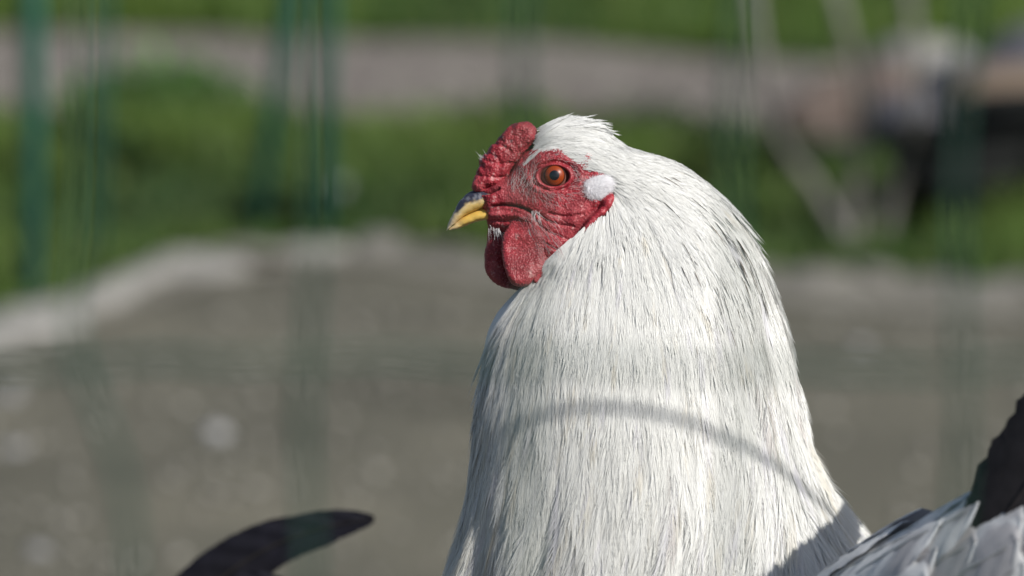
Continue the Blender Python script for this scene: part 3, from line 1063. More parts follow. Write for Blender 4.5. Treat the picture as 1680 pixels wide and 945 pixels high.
def lo_col(P, V):
    tip = smoothstep(765, 742, P[:, 0])[:, None] * .6
    red = smoothstep(796, 806, P[:, 0])[:, None]
    c = np.array([.64, .42, .10]) * (1 - tip) + np.array([.50, .43, .33]) * tip
    c = c * (1 - red) + np.array([.40, .06, .06]) * red
    return np.clip(c * (1 + .1 * fbm(V, 500, 3))[:, None], 0, 1)


beak = mandible('beak', [(815, 303), (795, 308), (779, 311), (766, 318), (753, 332), (743, 350), (736, 366), (732, 378)],
                [(815, 335), (800, 339), (785, 345), (772, 350), (760, 356), (749, 364), (740, 372), (732.6, 379)],
                [4.6, 5.4, 5.5, 4.9, 4.1, 3.1, 1.9, .35], up_col, rooster)
beak['label'] = 'upper beak, dark blue black ridge over yellow with pale tip'
mandible('lower_beak', [(818, 336), (800, 338), (785, 343), (770, 350), (757, 358), (744, 369), (737, 375)],
         [(818, 366), (800, 361), (785, 363), (770, 368), (757, 373), (744, 377), (737, 378)],
         [4.4, 4.9, 4.6, 3.9, 3.0, 1.8, .5], lo_col, rooster)

# eye
eye_c = LP(EX + 1, EY, -.0074)
ER = .0070


def cap(r, a0, a1, colf, n=48, m=14, bulge=0.0, axis=(-.06, -1, .03)):
    ax_ = np.array(axis, float); ax_ /= np.linalg.norm(ax_)
    u = np.cross(ax_, [0, 0, 1]); u /= np.linalg.norm(u); v = np.cross(u, ax_)
    V, C = [], []
    for th_ in np.linspace(a0, a1, m):
        ph_ = np.linspace(0, 2 * np.pi, n, endpoint=False)
        r2 = r + bulge * max(0, 1 - (th_ / .62) ** 2)
        V.append(r2 * (np.cos(th_) * ax_ + np.sin(th_) * (np.cos(ph_)[:, None] * u + np.sin(ph_)[:, None] * v)))
        C.append(np.repeat(np.array(colf(th_))[None], n, 0))
    V = np.concatenate(V)
    i = np.arange(m - 1)[:, None] * n; j = np.arange(n)[None]
    q = np.stack([i + j, i + n + j, i + n + (j + 1) % n, i + (j + 1) % n], -1).reshape(-1, 4)
    return V, q, np.concatenate(C)


for sgn in (1, -1):
    flip = np.array([1, sgn, 1])
    V, Q, C = cap(ER, 0.02, math.pi * .75, lambda a: (.18, .075, .06), m=30)
    e = link('eye', np_mesh('eye', (V + eye_c) * flip, Q, mat=M['eye'], col=C), rooster)

    def iris_col(a):
        t = a / .62
        o_ = np.array([.25, .038, .006]); d_ = np.array([.035, .010, .006]); m_ = np.array([.24, .030, .006])
        k = smoothstep(.86, 1.0, t); k2 = smoothstep(.62, .40, t)
        return (o_ * (1 - k2) + m_ * k2) * (1 - k) + d_ * k
    V, Q, C = cap(ER + .0002, 0.20, .655, iris_col, m=24, bulge=.0005)
    link('iris', np_mesh('iris', (V + eye_c) * flip, Q, mat=M['eye'], col=C), e)
    V, Q, C = cap(ER + .00028, 0.004, .27, lambda a: (.006, .007, .012), m=10, bulge=.0005)
    link('pupil', np_mesh('pupil', (V + eye_c) * flip, Q, mat=M['eye'], col=C), e)


# ------------------------------------------------------------------ feathers
class Plume:
    """collects feathers (shaft + separate barbs) into one mesh"""
    def __init__(self):
        self.V, self.Q, self.T, self.C, self.Nn, self.n = [], [], [], [], [], 0

    def add(self, V, Q, T, C, Nn=None):
        self.V.append(V); self.C.append(C); self.Nn.append(np.zeros_like(V) if Nn is None else Nn)
        if Q is not None and len(Q): self.Q.append(Q + self.n)
        if T is not None and len(T): self.T.append(T + self.n)
        self.n += len(V)

    def feathers(self, C, N, halfw, nb, sweep, col, roll, shaft_col, shaft_w, barb_w, jit, sr, cup=.10):
        """a batch of feathers; C, N are (F, n, 3), the rest one value per feather"""
        F, n = C.shape[:2]
        L = np.linalg.norm(np.diff(C, axis=1), axis=2).sum(1)
        T = np.gradient(C, axis=1); T /= np.linalg.norm(T, axis=2, keepdims=True) + 1e-12
        B = np.cross(T, N); B /= np.linalg.norm(B, axis=2, keepdims=True) + 1e-12
        N = np.cross(B, T); N0 = N
        cr, sr_ = np.cos(roll)[:, None, None], np.sin(roll)[:, None, None]
        B, N = B * cr + N * sr_, N * cr - B * sr_
        fi = np.arange(F)[:, None]

        def ev(A, x):
            a_ = np.clip(x, 0, 1) * (n - 1); i = np.minimum(a_.astype(int), n - 2); f = (a_ - i)[..., None]
            return A[fi, i] * (1 - f) + A[fi, i + 1] * f

        def pos(x):
            return ev(C, x) + T[:, -1:, :] * (np.maximum(x - 1, 0) * L[:, None])[..., None]
        m = 2 * nb
        J = jit[:, None]
        tau = np.clip(np.tile(np.linspace(.03, .97, nb), 2)[None] + rng.normal(0, .4 / nb, (F, m)), .01, .985)
        sg = np.repeat([1.0, -1.0], nb)[None]
        prof = np.clip(np.minimum(1.0, .35 + 2.2 * tau) * (1 - .72 * np.maximum(0, tau - .30) / .70), .1, 1)
        w = halfw[:, None] * prof * (1 + J * rng.normal(0, .11, (F, m)))
        al = sweep[:, None] * (1.0 - .35 * tau) * (1 + J * rng.normal(0, .12, (F, m))) / L[:, None]
        x1, x2 = tau + al * .5, tau + al
        lift = rng.normal(0, .00012, (F, m)) * J
        p0 = pos(tau); b1, b2, n1, n2 = ev(B, x1), ev(B, x2), ev(N, x1), ev(N, x2)
        p1 = pos(x1) + b1 * (sg * w * .66)[..., None] + n1 * (lift * .5 - cup * w * .33)[..., None]
        p2 = pos(x2) + b2 * (sg * w)[..., None] + n2 * (lift - cup * w)[..., None]
        d1 = p2 - p0; d1 /= np.linalg.norm(d1, axis=2, keepdims=True) + 1e-12
        wd = np.cross(d1, n1); wd /= np.linalg.norm(wd, axis=2, keepdims=True) + 1e-12
        tw = (rng.normal(0, .14, (F, m)) * J)[..., None]
        wd = wd * np.cos(tw) + n1 * np.sin(tw)
        bw = (barb_w[:, None] * rng.uniform(.7, 1.3, (F, m)))[..., None]
        V = np.stack([p0 - wd * bw, p0 + wd * bw, p1 + wd * bw * .95, p1 - wd * bw * .95, p2], 2).reshape(-1, 3)
        k = np.arange(F * m) * 5
        cc = np.clip(col[:, None] * (1 + .06 * J[..., None] * rng.normal(0, 1, (F, m, 1))), 0, .9)
        f_ = self.soft
        nb_ = np.cross(wd, d1) * (1 - f_)
        m0, m1, m2 = ev(N0, tau) * f_ + nb_, ev(N0, x1) * f_ + nb_, ev(N0, x2) * f_ + nb_
        self.add(V, np.stack([k, k + 1, k + 2, k + 3], 1), np.stack([k + 3, k + 2, k + 4], 1), np.repeat(cc.reshape(-1, 3), 5, 0), np.stack([m0, m0, m1, m1, m2], 2).reshape(-1, 3))
        # vane just under the barbs
        nv = 7
        tv_ = np.repeat(np.linspace(.02, .93, nv)[None], F, 0)
        pv, bv, nv_ = pos(tv_), ev(B, tv_), ev(N, tv_)
        wv = (halfw[:, None] * np.clip(np.minimum(1.0, .3 + 2.0 * tv_) * (1 - .85 * np.maximum(0, tv_ - .30) / .65), .1, 1) * .72)[..., None]
        dr = nv_ * (cup * wv * .8 + .00012)
        V = np.stack([pv - bv * wv - dr, pv - nv_ * .0001, pv + bv * wv - dr], 1).reshape(-1, 3)     # F, 3, nv
        i = (np.arange(F)[:, None] * 3 * nv + np.arange(nv - 1)[None]).ravel()
        Q = np.concatenate([np.stack([i + nv, i + nv + 1, i + 1, i], 1), np.stack([i + 2 * nv, i + 2 * nv + 1, i + nv + 1, i + nv], 1)])
        nn_ = ev(N0, tv_)
        self.add(V, Q, None, np.repeat(col * .98, 3 * nv, 0), np.stack([nn_, nn_, nn_], 1).reshape(-1, 3))
        # shaft
        ts = sr[:, :1] + (sr[:, 1:] - sr[:, :1]) * np.linspace(0, 1, 8)[None]
        ps, bs, ns, nn_ = pos(ts), ev(B, ts), ev(N, ts), ev(N0, ts)
        ww = (shaft_w[:, None] * np.linspace(1, .3, 8)[None])[..., None]
        V = np.stack([ps - bs * ww + ns * .00012, ps + bs * ww + ns * .00012], 1).reshape(-1, 3)
        i = (np.arange(F)[:, None] * 16 + np.arange(7)[None]).ravel()
        self.add(V, np.stack([i + 8, i + 9, i + 1, i], 1), None, np.repeat(shaft_col, 16, 0), np.stack([nn_, nn_], 1).reshape(-1, 3))

    soft = 0.8

    def build(self, name, mat, parent):
        V = np.concatenate(self.V)
        me = np_mesh(name, V, np.concatenate(self.Q) if self.Q else None, np.concatenate(self.T) if self.T else None, mat, np.concatenate(self.C))
        Nn = np.concatenate(self.Nn)
        if np.abs(Nn).sum() > 0:
            Nn = Nn / (np.linalg.norm(Nn, axis=1, keepdims=True) + 1e-9)
            at = me.attributes.new('custom_normal', 'FLOAT_VECTOR', 'POINT')
            at.data.foreach_set('vector', Nn.astype(np.float32).ravel())
            me.update()
        return link(name, me, parent)


G = [[(880, 212), (905, 202), (945, 198), (982, 207), (1030, 242), (1105, 266), (1164, 304), (1212, 354), (1250, 424), (1275, 504), (1291, 584), (1302, 664), (1320, 740), (1360, 830), (1420, 920)],
     [(873, 240), (895, 224), (935, 216), (980, 227), (1030, 254), (1100, 279), (1155, 315), (1202, 365), (1240, 432), (1265, 510), (1281, 590), (1292, 670), (1308, 745), (1342, 830), (1398, 930)],
     [(858, 265), (885, 246), (925, 237), (970, 245), (1020, 267), (1087, 295), (1141, 331), (1186, 381), (1221, 445), (1246, 520), (1261, 600), (1272, 680), (1286, 755), (1312, 840), (1350, 940)],
     [(847, 292), (872, 266), (905, 253), (945, 256), (985, 274), (1060, 305), (1113, 345), (1157, 395), (1190, 460), (1214, 535), (1229, 615), (1240, 690), (1252, 765), (1262, 845), (1262, 955)],
     [(965, 277), (1010, 290), (1048, 315), (1090, 358), (1127, 420), (1152, 490), (1168, 560), (1178, 635), (1186, 705), (1190, 775), (1184, 850), (1160, 955)],
     [(1000, 305), (1034, 340), (1062, 393), (1082, 460), (1094, 530), (1101, 600), (1105, 670), (1108, 740), (1105, 810), (1092, 880), (1066, 965)],
     [(997, 320), (1010, 364), (1020, 430), (1023, 500), (1023, 570), (1021, 640), (1018, 710), (1013, 780), (1003, 850), (990, 910), (970, 975)],
     [(988, 332), (978, 381), (966, 440), (956, 510), (949, 580), (943, 650), (936, 720), (929, 790), (919, 860), (906, 915), (888, 980)],
     [(972, 350), (942, 400), (916, 460), (896, 520), (882, 590), (872, 660), (863, 730), (854, 800), (843, 870), (831, 925), (818, 985)],
     [(946, 377), (904, 428), (872, 482), (844, 537), (828, 602), (817, 670), (807, 740), (797, 810), (785, 880), (772, 932), (760, 990)],
     [(915, 405), (876, 450), (843, 494), (813, 545), (795, 607), (783, 675), (775, 745), (768, 815), (757, 880), (744, 935), (732, 1000)]]
GM = 80
GG = np.stack([spline(g, GM) for g in G])                    # 11 x GM x 2
GL = np.array([np.linalg.norm(np.diff(g, axis=0), axis=1).sum() for g in GG])
GS = np.stack([np.stack([np.interp(np.linspace(0, 10, 201), np.arange(11), GG[:, j, k]) for k in range(2)], 1) for j in range(GM)], 1)
# smooth a little across the guides
for _ in range(12):
    GS[1:-1] = .25 * GS[:-2] + .5 * GS[1:-1] + .25 * GS[2:]
GSL = np.interp(np.linspace(0, 10, 201), np.arange(11), GL)


def flow(s, t):
    a = np.clip(s, 0, 10) * 20; i = np.minimum(a.astype(int), 199); fa = (a - i)[:, None]
    b = np.clip(t, 0, 1) * (GM - 1); j = np.minimum(b.astype(int), GM - 2); fb = (b - j)[:, None]
    return (GS[i, j] * (1 - fa) + GS[i + 1, j] * fa) * (1 - fb) + (GS[i, j + 1] * (1 - fa) + GS[i + 1, j + 1] * fa) * fb


BARE = spline([(838, 310), (848, 288), (866, 268), (882, 257), (905, 252), (932, 261), (953, 277), (968, 288), (985, 288), (1001, 291), (1004, 315), (996, 332), (966, 370), (921, 415), (872, 460), (850, 490), (790, 480), (770, 330)], 120, True)

# sample roots evenly over the surface
def sample(n, smin, smax, seed, tmin=0.0, tmax=1.0):
    r = np.random.default_rng(seed)
    m = n * 12
    s, t = r.uniform(smin, smax, m), r.uniform(tmin, tmax, m)
    e = 2e-3
    p = flow(s, t); ds = (flow(s + .02, t) - flow(s - .02, t)) / .04; dt = (flow(s, t + .008) - flow(s, t - .008)) / .016
    J = np.abs(ds[:, 0] * dt[:, 1] - ds[:, 1] * dt[:, 0])
    N_ = surf_normal(p[:, 0], p[:, 1])
    J = J / np.clip(-N_[:, 1], .25, 1)
    ok = r.uniform(0, 1, m) < J / np.percentile(J, 97)
    sd, _ = poly_sdf(p, BARE)
    ok &= sd < 0
    idx = np.where(ok)[0][:n]
    return s[idx], t[idx]


def centre(s0, t0, Lm, ds, lift0, lift1, side, n=9, straight=None):
    """centre lines of a batch of feathers following the flow of the plumage"""
    s0, t0, Lm, ds, lift0, lift1 = (np.atleast_1d(np.asarray(v, float)) for v in (s0, t0, Lm, ds, lift0, lift1))
    F = len(s0)
    gl = np.interp(s0, np.linspace(0, 10, 201), GSL)[:, None]
    tau = np.linspace(0, 1, n)[None]
    t = t0[:, None] + tau * Lm[:, None] / K / gl
    s_ = s0[:, None] + ds[:, None] * tau ** 1.3
    over = np.maximum(t - 1, 0)
    p = flow(s_.ravel(), np.minimum(t, 1).ravel()).reshape(F, n, 2)
    p = p + (over * gl)[..., None] * np.array([0.0, 1.0])
    if straight is not None:
        st = np.atleast_1d(straight)[:, None, None]
        d_ = p[:, 1:2] - p[:, :1]
        p = p * (1 - st) + (p[:, :1] + tau[..., None] * (n - 1) * d_) * st
    D_ = depth(p[..., 0], p[..., 1]); N = surf_normal(p[..., 0], p[..., 1])
    dd_ = (t * gl).ravel()

    def relief(sv):
        q3 = np.stack([sv, t.ravel() * 3.2, 0 * sv], 1)
        return (vnoise(q3, 2.6, 91) * .0012 + vnoise(q3 * np.array([1, .8, 1]), 1.15, 93) * .0036 + vnoise(q3, 6.0, 95) * .0003) * smoothstep(120, 560, dd_) * (.35 + .65 * smoothstep(350, 760, dd_))
    sv = s_.ravel(); rel = relief(sv).reshape(F, n)
    e_ = .12
    pa, pb = flow(sv - e_, np.minimum(t, 1).ravel()), flow(sv + e_, np.minimum(t, 1).ravel())
    wid = np.linalg.norm(pb - pa, axis=1) * K + 1e-4
    slope = ((relief(sv + e_) - relief(sv - e_)) / wid).reshape(F, n, 1)
    lat = LP(pb[:, 0], pb[:, 1], -depth(pb[:, 0], pb[:, 1])) - LP(pa[:, 0], pa[:, 1], -depth(pa[:, 0], pa[:, 1]))
    lat = (lat / (np.linalg.norm(lat, axis=1, keepdims=True) + 1e-9)).reshape(F, n, 3)
    Nr = N - np.clip(slope, -.9, .9) * lat
    Nr /= np.linalg.norm(Nr, axis=2, keepdims=True)
    C = LP(p[..., 0], p[..., 1], -D_) + N * (lift0[:, None] + (lift1 - lift0)[:, None] * tau ** 1.2 + rel)[..., None]
    N = Nr
    if side < 0:
        C = C * np.array([1, -1, 1]); N = N * np.array([1, -1, 1])
    return C, N, p


def plumage(pl, s, t, side, seed):
    r = np.random.default_rng(seed)
    gl = np.interp(s, np.linspace(0, 10, 201), GSL)
    dist = t * gl + np.where(s > 3.7, 150 * smoothstep(3.4, 4.2, s), 0)
    keep = r.uniform(0, 1, len(s)) > .45 * smoothstep(350, 750, dist)
    s, t, dist = s[keep], t[keep], dist[keep]
    F = len(s)
    p0 = flow(s, t)
    P3 = np.stack([p0[:, 0] * .01, p0[:, 1] * .004, 0 * s + side], 1)
    wav, wav2 = vnoise(P3, 1.6, 5), vnoise(P3, 3.4, 8)
    u, u2 = smoothstep(90, 420, dist), smoothstep(330, 740, dist)
    L = (.0090 + .030 * u + .024 * u2) * r.uniform(.75, 1.25, F)
    hw = (.0011 + .0018 * u + .0026 * u2) * r.uniform(.75, 1.25, F)
    nb = (10 + 14 * u + 18 * u2)
    sweep = .0050 + .009 * u + .009 * u2
    ds = (.62 * wav + .34 * wav2) * (.10 + .90 * u2) + r.normal(0, 1, F) * (.03 + .05 * u)
    l1 = (.0003 + .0003 * u + .0013 * u2) * r.uniform(.3, 1.7, F)
    C, N, pp = centre(s, t, L, ds, np.full(F, -.0004), l1, side)
    base = np.array([.84, .84, .82]) * (1 + r.normal(0, .02, F) - .02 * u2)[:, None]
    base = np.where((r.uniform(0, 1, F) < .12 * (.2 + u2))[:, None], base * np.array([.93, .92, .97]), base)
    base = np.where((r.uniform(0, 1, F) < .05 * (.3 + u))[:, None], base * np.array([.95, .92, .87]), base)
    sw = .00014 + .00008 * u2
    nbq = (np.round(nb / 6) * 6).astype(int)
    for q in np.unique(nbq):
        i = np.where(nbq == q)[0]
        pl.feathers(C[i], N[i], hw[i], int(q), sweep[i], base[i], r.normal(0, 1, len(i)) * (.05 + .16 * u2[i]), base[i], sw[i], .00010 + .00002 * u[i], .7 + .5 * u2[i], np.repeat([[0.0, 1.0]], len(i), 0))


pl = Plume()
s, t = sample(5200, 0, 10, 1)
plumage(pl, s, t, 1, 2)
s, t = sample(900, 0, 1.6, 3); plumage(pl, s, t, -1, 4)
s, t = sample(900, 7.6, 10, 5, .12); plumage(pl, s, t, -1, 6)
r = np.random.default_rng(66)
cnt = 0
while cnt < 62:
    s0, t0 = r.uniform(1.2, 5.2), r.uniform(.15, .75)
    q = flow(np.array([s0]), np.array([t0]))[0]
    if r.uniform() > math.exp(-((q[0] - 1195) / 62) ** 2 - ((q[1] - 415 - (q[0] - 1195) * .6) / 85) ** 2): continue
    cnt += 1
    L_ = r.uniform(.004, .015)
    C, N, pp = centre(s0, t0, L_, r.normal(0, .04), r.uniform(.0006, .0012), r.uniform(.0006, .0012), 1, 8); C, N = C[0], N[0]
    T_ = np.gradient(C, axis=0); B = np.cross(T_, N); B /= np.linalg.norm(B, axis=1)[:, None]
    ww = (r.uniform(.00008, .00018) * np.array([.2, .8, 1, 1, .9, .7, .5, .15]))[:, None]
    i = np.arange(7)
    dc = np.array([.030, .024, .021]) if r.uniform() < .7 else np.array([.16, .12, .09])
    pl.add(np.concatenate([C - B * ww, C + B * ww]), np.stack([i + 8, i + 9, i + 1, i], 1), None, np.repeat(dc[None], 16, 0), np.tile(N, (2, 1)))
hk = pl.build('hackle_plumage', M['feather'], rooster)
tag(hk, 'long silky white neck feathers with a few dark shafts', kind='stuff')

# short dense head feathers on crown and brow, with the ruffled tuft
pl = Plume()
for side, n, seed in ((1, 2300, 31), (-1, 500, 33)):
    s, t = sample(n, 0, 4.6, seed, 0, .34)
    r = np.random.default_rng(seed); F = len(s)
    C, N, pp = centre(s, t, r.uniform(.006, .012, F), r.normal(0, .06, F), np.full(F, .0001), r.uniform(.0002, .0008, F), side, 6, r.uniform(0, .25, F))
    col = np.array([.84, .84, .825]) * (1 + r.normal(0, .025, F))[:, None]
    pl.feathers(C, N, r.uniform(.0007, .0013, F), 9, np.full(F, .0046), col, r.normal(0, .15, F), col, np.full(F, .00011), np.full(F, .00010), np.full(F, .8), np.repeat([[0.0, 1.0]], F, 0))
r = np.random.default_rng(8)
for side, F in ((1, 85), (-1, 40)):
    C, N, pp = centre(r.uniform(0, .9, F), r.uniform(0, .075, F), r.uniform(.009, .0165, F), r.normal(0, .03, F), np.full(F, .0003), r.uniform(.0005, .0020, F), side, 7, r.uniform(.35, .95, F))
    col = np.repeat([[.83, .83, .82]], F, 0)
    pl.feathers(C, N, r.uniform(.0006, .0011, F), 10, np.full(F, .005), col, r.normal(0, .35, F), col, np.full(F, .00014), np.full(F, .00012), np.full(F, 1.0), np.repeat([[0.0, 1.0]], F, 0))
# close cover behind the ear lobe and along the red fold
for s0, s1, t0, F in ((3.7, 5.0, .0, 130), (4.8, 6.2, .012, 110), (6.0, 7.5, .030, 80), (7.5, 10, .038, 90)):
    C, N, pp = centre(r.uniform(s0, s1, F), r.uniform(t0, t0 + .04, F), r.uniform(.009, .018, F), r.normal(0, .05, F), np.full(F, -.0008), r.uniform(.0001, .0006, F), 1, 8)
    col = np.array([.84, .84, .825]) * (1 + r.normal(0, .025, F))[:, None]
    pl.feathers(C, N, r.uniform(.0009, .0016, F), 12, np.full(F, .006), col, r.normal(0, .15, F), col, np.full(F, .00012), np.full(F, .00011), np.full(F, .8), np.repeat([[0.0, 1.0]], F, 0))
# loose tips along the nape, back edge and breast
for s0, s1, t0, t1, F, side in ((0, .5, .25, .95, 70, 1), (0, .5, .25, .95, 50, -1), (9.3, 10, .1, .9, 120, 1), (9.0, 10, .15, .9, 90, -1)):
    C, N, pp = centre(r.uniform(s0, s1, F), r.uniform(t0, t1, F), r.uniform(.012, .030, F), r.normal(0, .08, F), np.full(F, .0003), r.uniform(.0005, .0022, F), side, 8, r.uniform(.1, .5, F))
    col = np.repeat([[.83, .83, .82]], F, 0)
    pl.feathers(C, N, r.uniform(.0009, .0020, F), 14, np.full(F, .009), col, r.normal(0, .35, F), col, np.full(F, .00014), np.full(F, .00011), np.full(F, 1.2), np.repeat([[0.0, 1.0]], F, 0))
hdp = pl.build('head_plumage', M['feather'], rooster)
tag(hdp, 'short white feathers over crown and brow', kind='stuff')

# ear lobe: soft white pad with fuzz
V, Q, P, SD, side = inflate(spline([(957, 306), (964, 296), (979, 290), (995, 289), (1006, 296), (1009, 307), (1000, 319), (984, 328), (968, 328), (959, 318)], 90, True), 1.2, lambda x, y: np.full(len(x), .0016), lambda x, y: -.0155 + 0 * x, 20)
N = vnormals(V, Q)
V = V + N * (.0004 * fbm(V, 300, 2))[:, None]
lobe = link('ear_lobe', np_mesh('ear_lobe', V, Q, mat=M['down'], col=np.array([.86, .85, .88])), rooster)
pl = Plume()
r = np.random.default_rng(5)
k = r.integers(0, len(V), 2600)
for i in k:
    if side[i] < 0: continue
    c0 = V[i]; n_ = N[i]
    d_ = np.array([(P[i, 0] - 968) / 40 + .25, -.25, (312 - P[i, 1]) / 40 + .1]) + r.normal(0, .25, 3)
    d_ = d_ - n_ * (d_ @ n_) * .85 + n_ * .08; d_ /= np.linalg.norm(d_)
    L = r.uniform(.0012, .0030); w = np.cross(d_, n_); w /= np.linalg.norm(w) + 1e-9
    bw = .00010
    Vv = np.array([c0 - w * bw, c0 + w * bw, c0 + d_ * L])
    pl.add(Vv, None, np.array([[0, 1, 2]]), np.repeat((np.array([.88, .87, .90]) * r.uniform(.95, 1.02))[None], 3, 0))
tag(pl.build('lobe_fuzz', M['down'], lobe), kind='stuff')

# bristles on the bare face
pl = Plume()


def bristle(px, py, ang, L, col=(.62, .56, .56), w=.00008, curl=0.2, lift=.0006):
    c0 = LP(px, py, -(float(depth(np.array([px]), np.array([py]))[0]) + .0001))
    n = surf_normal(np.array([px]), np.array([py]))[0]
    d_ = np.array([math.cos(ang), 0, math.sin(ang)]); d_ -= n * (d_ @ n); d_ /= np.linalg.norm(d_)
    sd_ = np.cross(d_, n)
    t = np.linspace(0, 1, 5)[:, None]
    C = c0 + d_ * L * t + sd_ * curl * L * t ** 2 + n * (lift * np.sin(t * 2.2) + .0002)
    ww = w * np.array([1, 1, .8, .55, .1])[:, None]
    V = np.concatenate([C - sd_ * ww, C + sd_ * ww]); i = np.arange(4)
    pl.add(V, np.stack([i, i + 1, i + 6, i + 5], 1), None, np.repeat(np.array(col)[None], 10, 0))


r = np.random.default_rng(12)
for i in range(420):         # fine down in front of and around the eye, sweeping back
    a = r.uniform(0, 2 * np.pi); rr_ = r.uniform(27, 52)
    px, py = EX + rr_ * math.cos(a) * 1.15, EY + rr_ * math.sin(a) * .95
    if poly_sdf([(px, py)], BARE)[0][0] < 2 or px > 958: continue
    bristle(px, py, a_ := (math.atan2(-(py - EY), px - EX) + (1.25 if py > EY else -1.25) * (1 if px < EX else .6)) + r.normal(0, .3), r.uniform(.0015, .0038), (.52, .40, .40), .00006)
for i in range(48):         # lores, white hairs rising to the brow
    px, py = r.uniform(832, 872), r.uniform(280, 318)
    bristle(px, py, r.normal(1.15, .3), r.uniform(.003, .0065), (.70, .64, .63), .00008, -.2)
for i in range(75):          # long pale hairs over the cheek
    px, py = r.uniform(848, 915), r.uniform(352, 408)
    bristle(px, py, r.normal(-.55, .25), r.uniform(.004, .010), (.55, .42, .43), .00007, .3, .0009)
for i in range(20):
    bristle(r.uniform(872, 888), r.uniform(346, 356), r.normal(-1.2, .3), r.uniform(.003, .006), (.75, .70, .70), .0001, .1, .001)
for i in range(14):
    bristle(866 + r.normal(0, 1), 379 + r.normal(0, 1.5), -.85 + r.normal(0, .06), r.uniform(.004, .0062), (.80, .78, .78), .00018, .1, .0012)
for i in range(60):          # chin tuft
    px = r.uniform(802, 832); py = 371 + (px - 800) * .25 + r.uniform(-3, 4)
    c0 = LP(px, py, r.uniform(-.006, .003)); d_ = np.array([r.normal(.35, .25), r.normal(-.15, .3), -1.0]); d_ /= np.linalg.norm(d_)
    L = r.uniform(.002, .0075); w = np.array([.00008, 0, 0])
    pl.add(np.array([c0 - w, c0 + w, c0 + d_ * L]), None, np.array([[0, 1, 2]]), np.repeat(np.array([[.78, .78, .80]]), 3, 0))
for i in range(9):           # stray hairs on the comb front
    c0 = LP(790 + r.uniform(-2, 8), 262 - r.uniform(-6, 8), -.002); d_ = np.array([-.7, -.2, .7]) + r.normal(0, .2, 3); w = np.array([.00006, 0, .00006])
    pl.add(np.array([c0 - w, c0 + w, c0 + d_ * .003]), None, np.array([[0, 1, 2]]), np.repeat(np.array([[.7, .7, .7]]), 3, 0))
tag(pl.build('face_bristles', M['down'], rooster), 'fine pale bristles on the bare red face', kind='stuff')


# ---- broad feathers: saddle and tail
def blade(name, L, W, col_fn, mat, bend=.15, cup=.18, n=26, m=9, seed=0, tipr=.35):
    """a broad feather along +x, normal +z, with split vane edges and a raised shaft"""
    r = np.random.default_rng(seed)
    t = np.linspace(0, 1, n); v = np.linspace(-1, 1, m)
    prof = np.clip(np.minimum(1, .25 + 2.4 * t) * np.sqrt(np.clip(1 - ((t - (1 - tipr)).clip(0) / tipr) ** 2, 0, 1)), .02, 1)
    T_, Vv = np.meshgrid(t, v, indexing='ij')
    edge = 1 + .06 * r.normal(0, 1, (n, m)) * (np.abs(Vv) > .9)
    Y = Vv * W * prof[:, None] * edge
    X = T_ * L + np.abs(Vv) * W * .35 * (1 - T_ * .6)
    Z = -cup * W * Vv ** 2 * prof[:, None] + bend * L * (T_ ** 2) * -1 + .02 * W * np.sin(T_ * 40 + np.abs(Vv) * 9)
    V = np.stack([X, Y, Z], -1).reshape(-1, 3)
    i = (np.arange(n - 1)[:, None] * m + np.arange(m - 1)[None]).ravel()
    Q = np.stack([i, i + 1, i + m + 1, i + m], 1)
    C = col_fn(T_.ravel(), Vv.ravel(), V)
    ts = np.linspace(0, .96, 14)
    sv, sq = tube(np.stack([ts * L, 0 * ts, -bend * L * ts ** 2 + .0004], 1), np.linspace(.0009, .0003, 14), 6, False)
    C = np.concatenate([C, np.repeat(col_fn(np.array([.3]), np.array([0.0]), np.zeros((1, 3))) * .8, len(sv), 0)])
    V2, Q2, _ = join([(V, Q, None), (sv, sq, None)])
    return np_mesh(name, V2, Q2, mat=mat, col=np.clip(C, 0, .9))


def place(o, p, xdir, nrm):
    x = Vector(xdir).normalized(); z = Vector(nrm); y = z.cross(x).normalized(); z = x.cross(y).normalized()
    o.matrix_local = Matrix(((x.x, y.x, z.x, p[0]), (x.y, y.y, z.y, p[1]), (x.z, y.z, z.z, p[2]), (0, 0, 0, 1)))


def sad_col(seed):
    def f(t, v, V):
        P3 = np.stack([t * 2.2 + seed, v * .9, 0 * t], 1)
        k = .75 * smoothstep(.15, .6, vnoise(P3, 1.6, seed) + .1 * (t - .5))[:, None]
        c = np.array([.88, .88, .88]) * (1 - k) + np.array([.42, .40, .42]) * k
        e = smoothstep(.7, 1, np.abs(v))[:, None]
        return c * (1 - e * .12) + np.array([.8, .8, .82]) * e * .12
    return f


def tail_col(seed):
    def f(t, v, V):
        P3 = np.stack([t * 3 + seed, v, 0 * t], 1)
        k = smoothstep(-.2, .6, vnoise(P3, 2.0, seed))[:, None]
        return np.array([.028, .025, .027]) * (1 - k) + np.array([.080, .064, .057]) * k
    return f


sad_ms = [blade('saddle_feather', .075, .0175, sad_col(s_), M['saddle'], .12, .25, seed=s_) for s_ in range(6)]
cov_ms = [blade('tail_covert', .085, .019, tail_col(s_ + 20), M['saddle'], .10, .25, seed=s_ + 20) for s_ in range(3)]
r = np.random.default_rng(44)
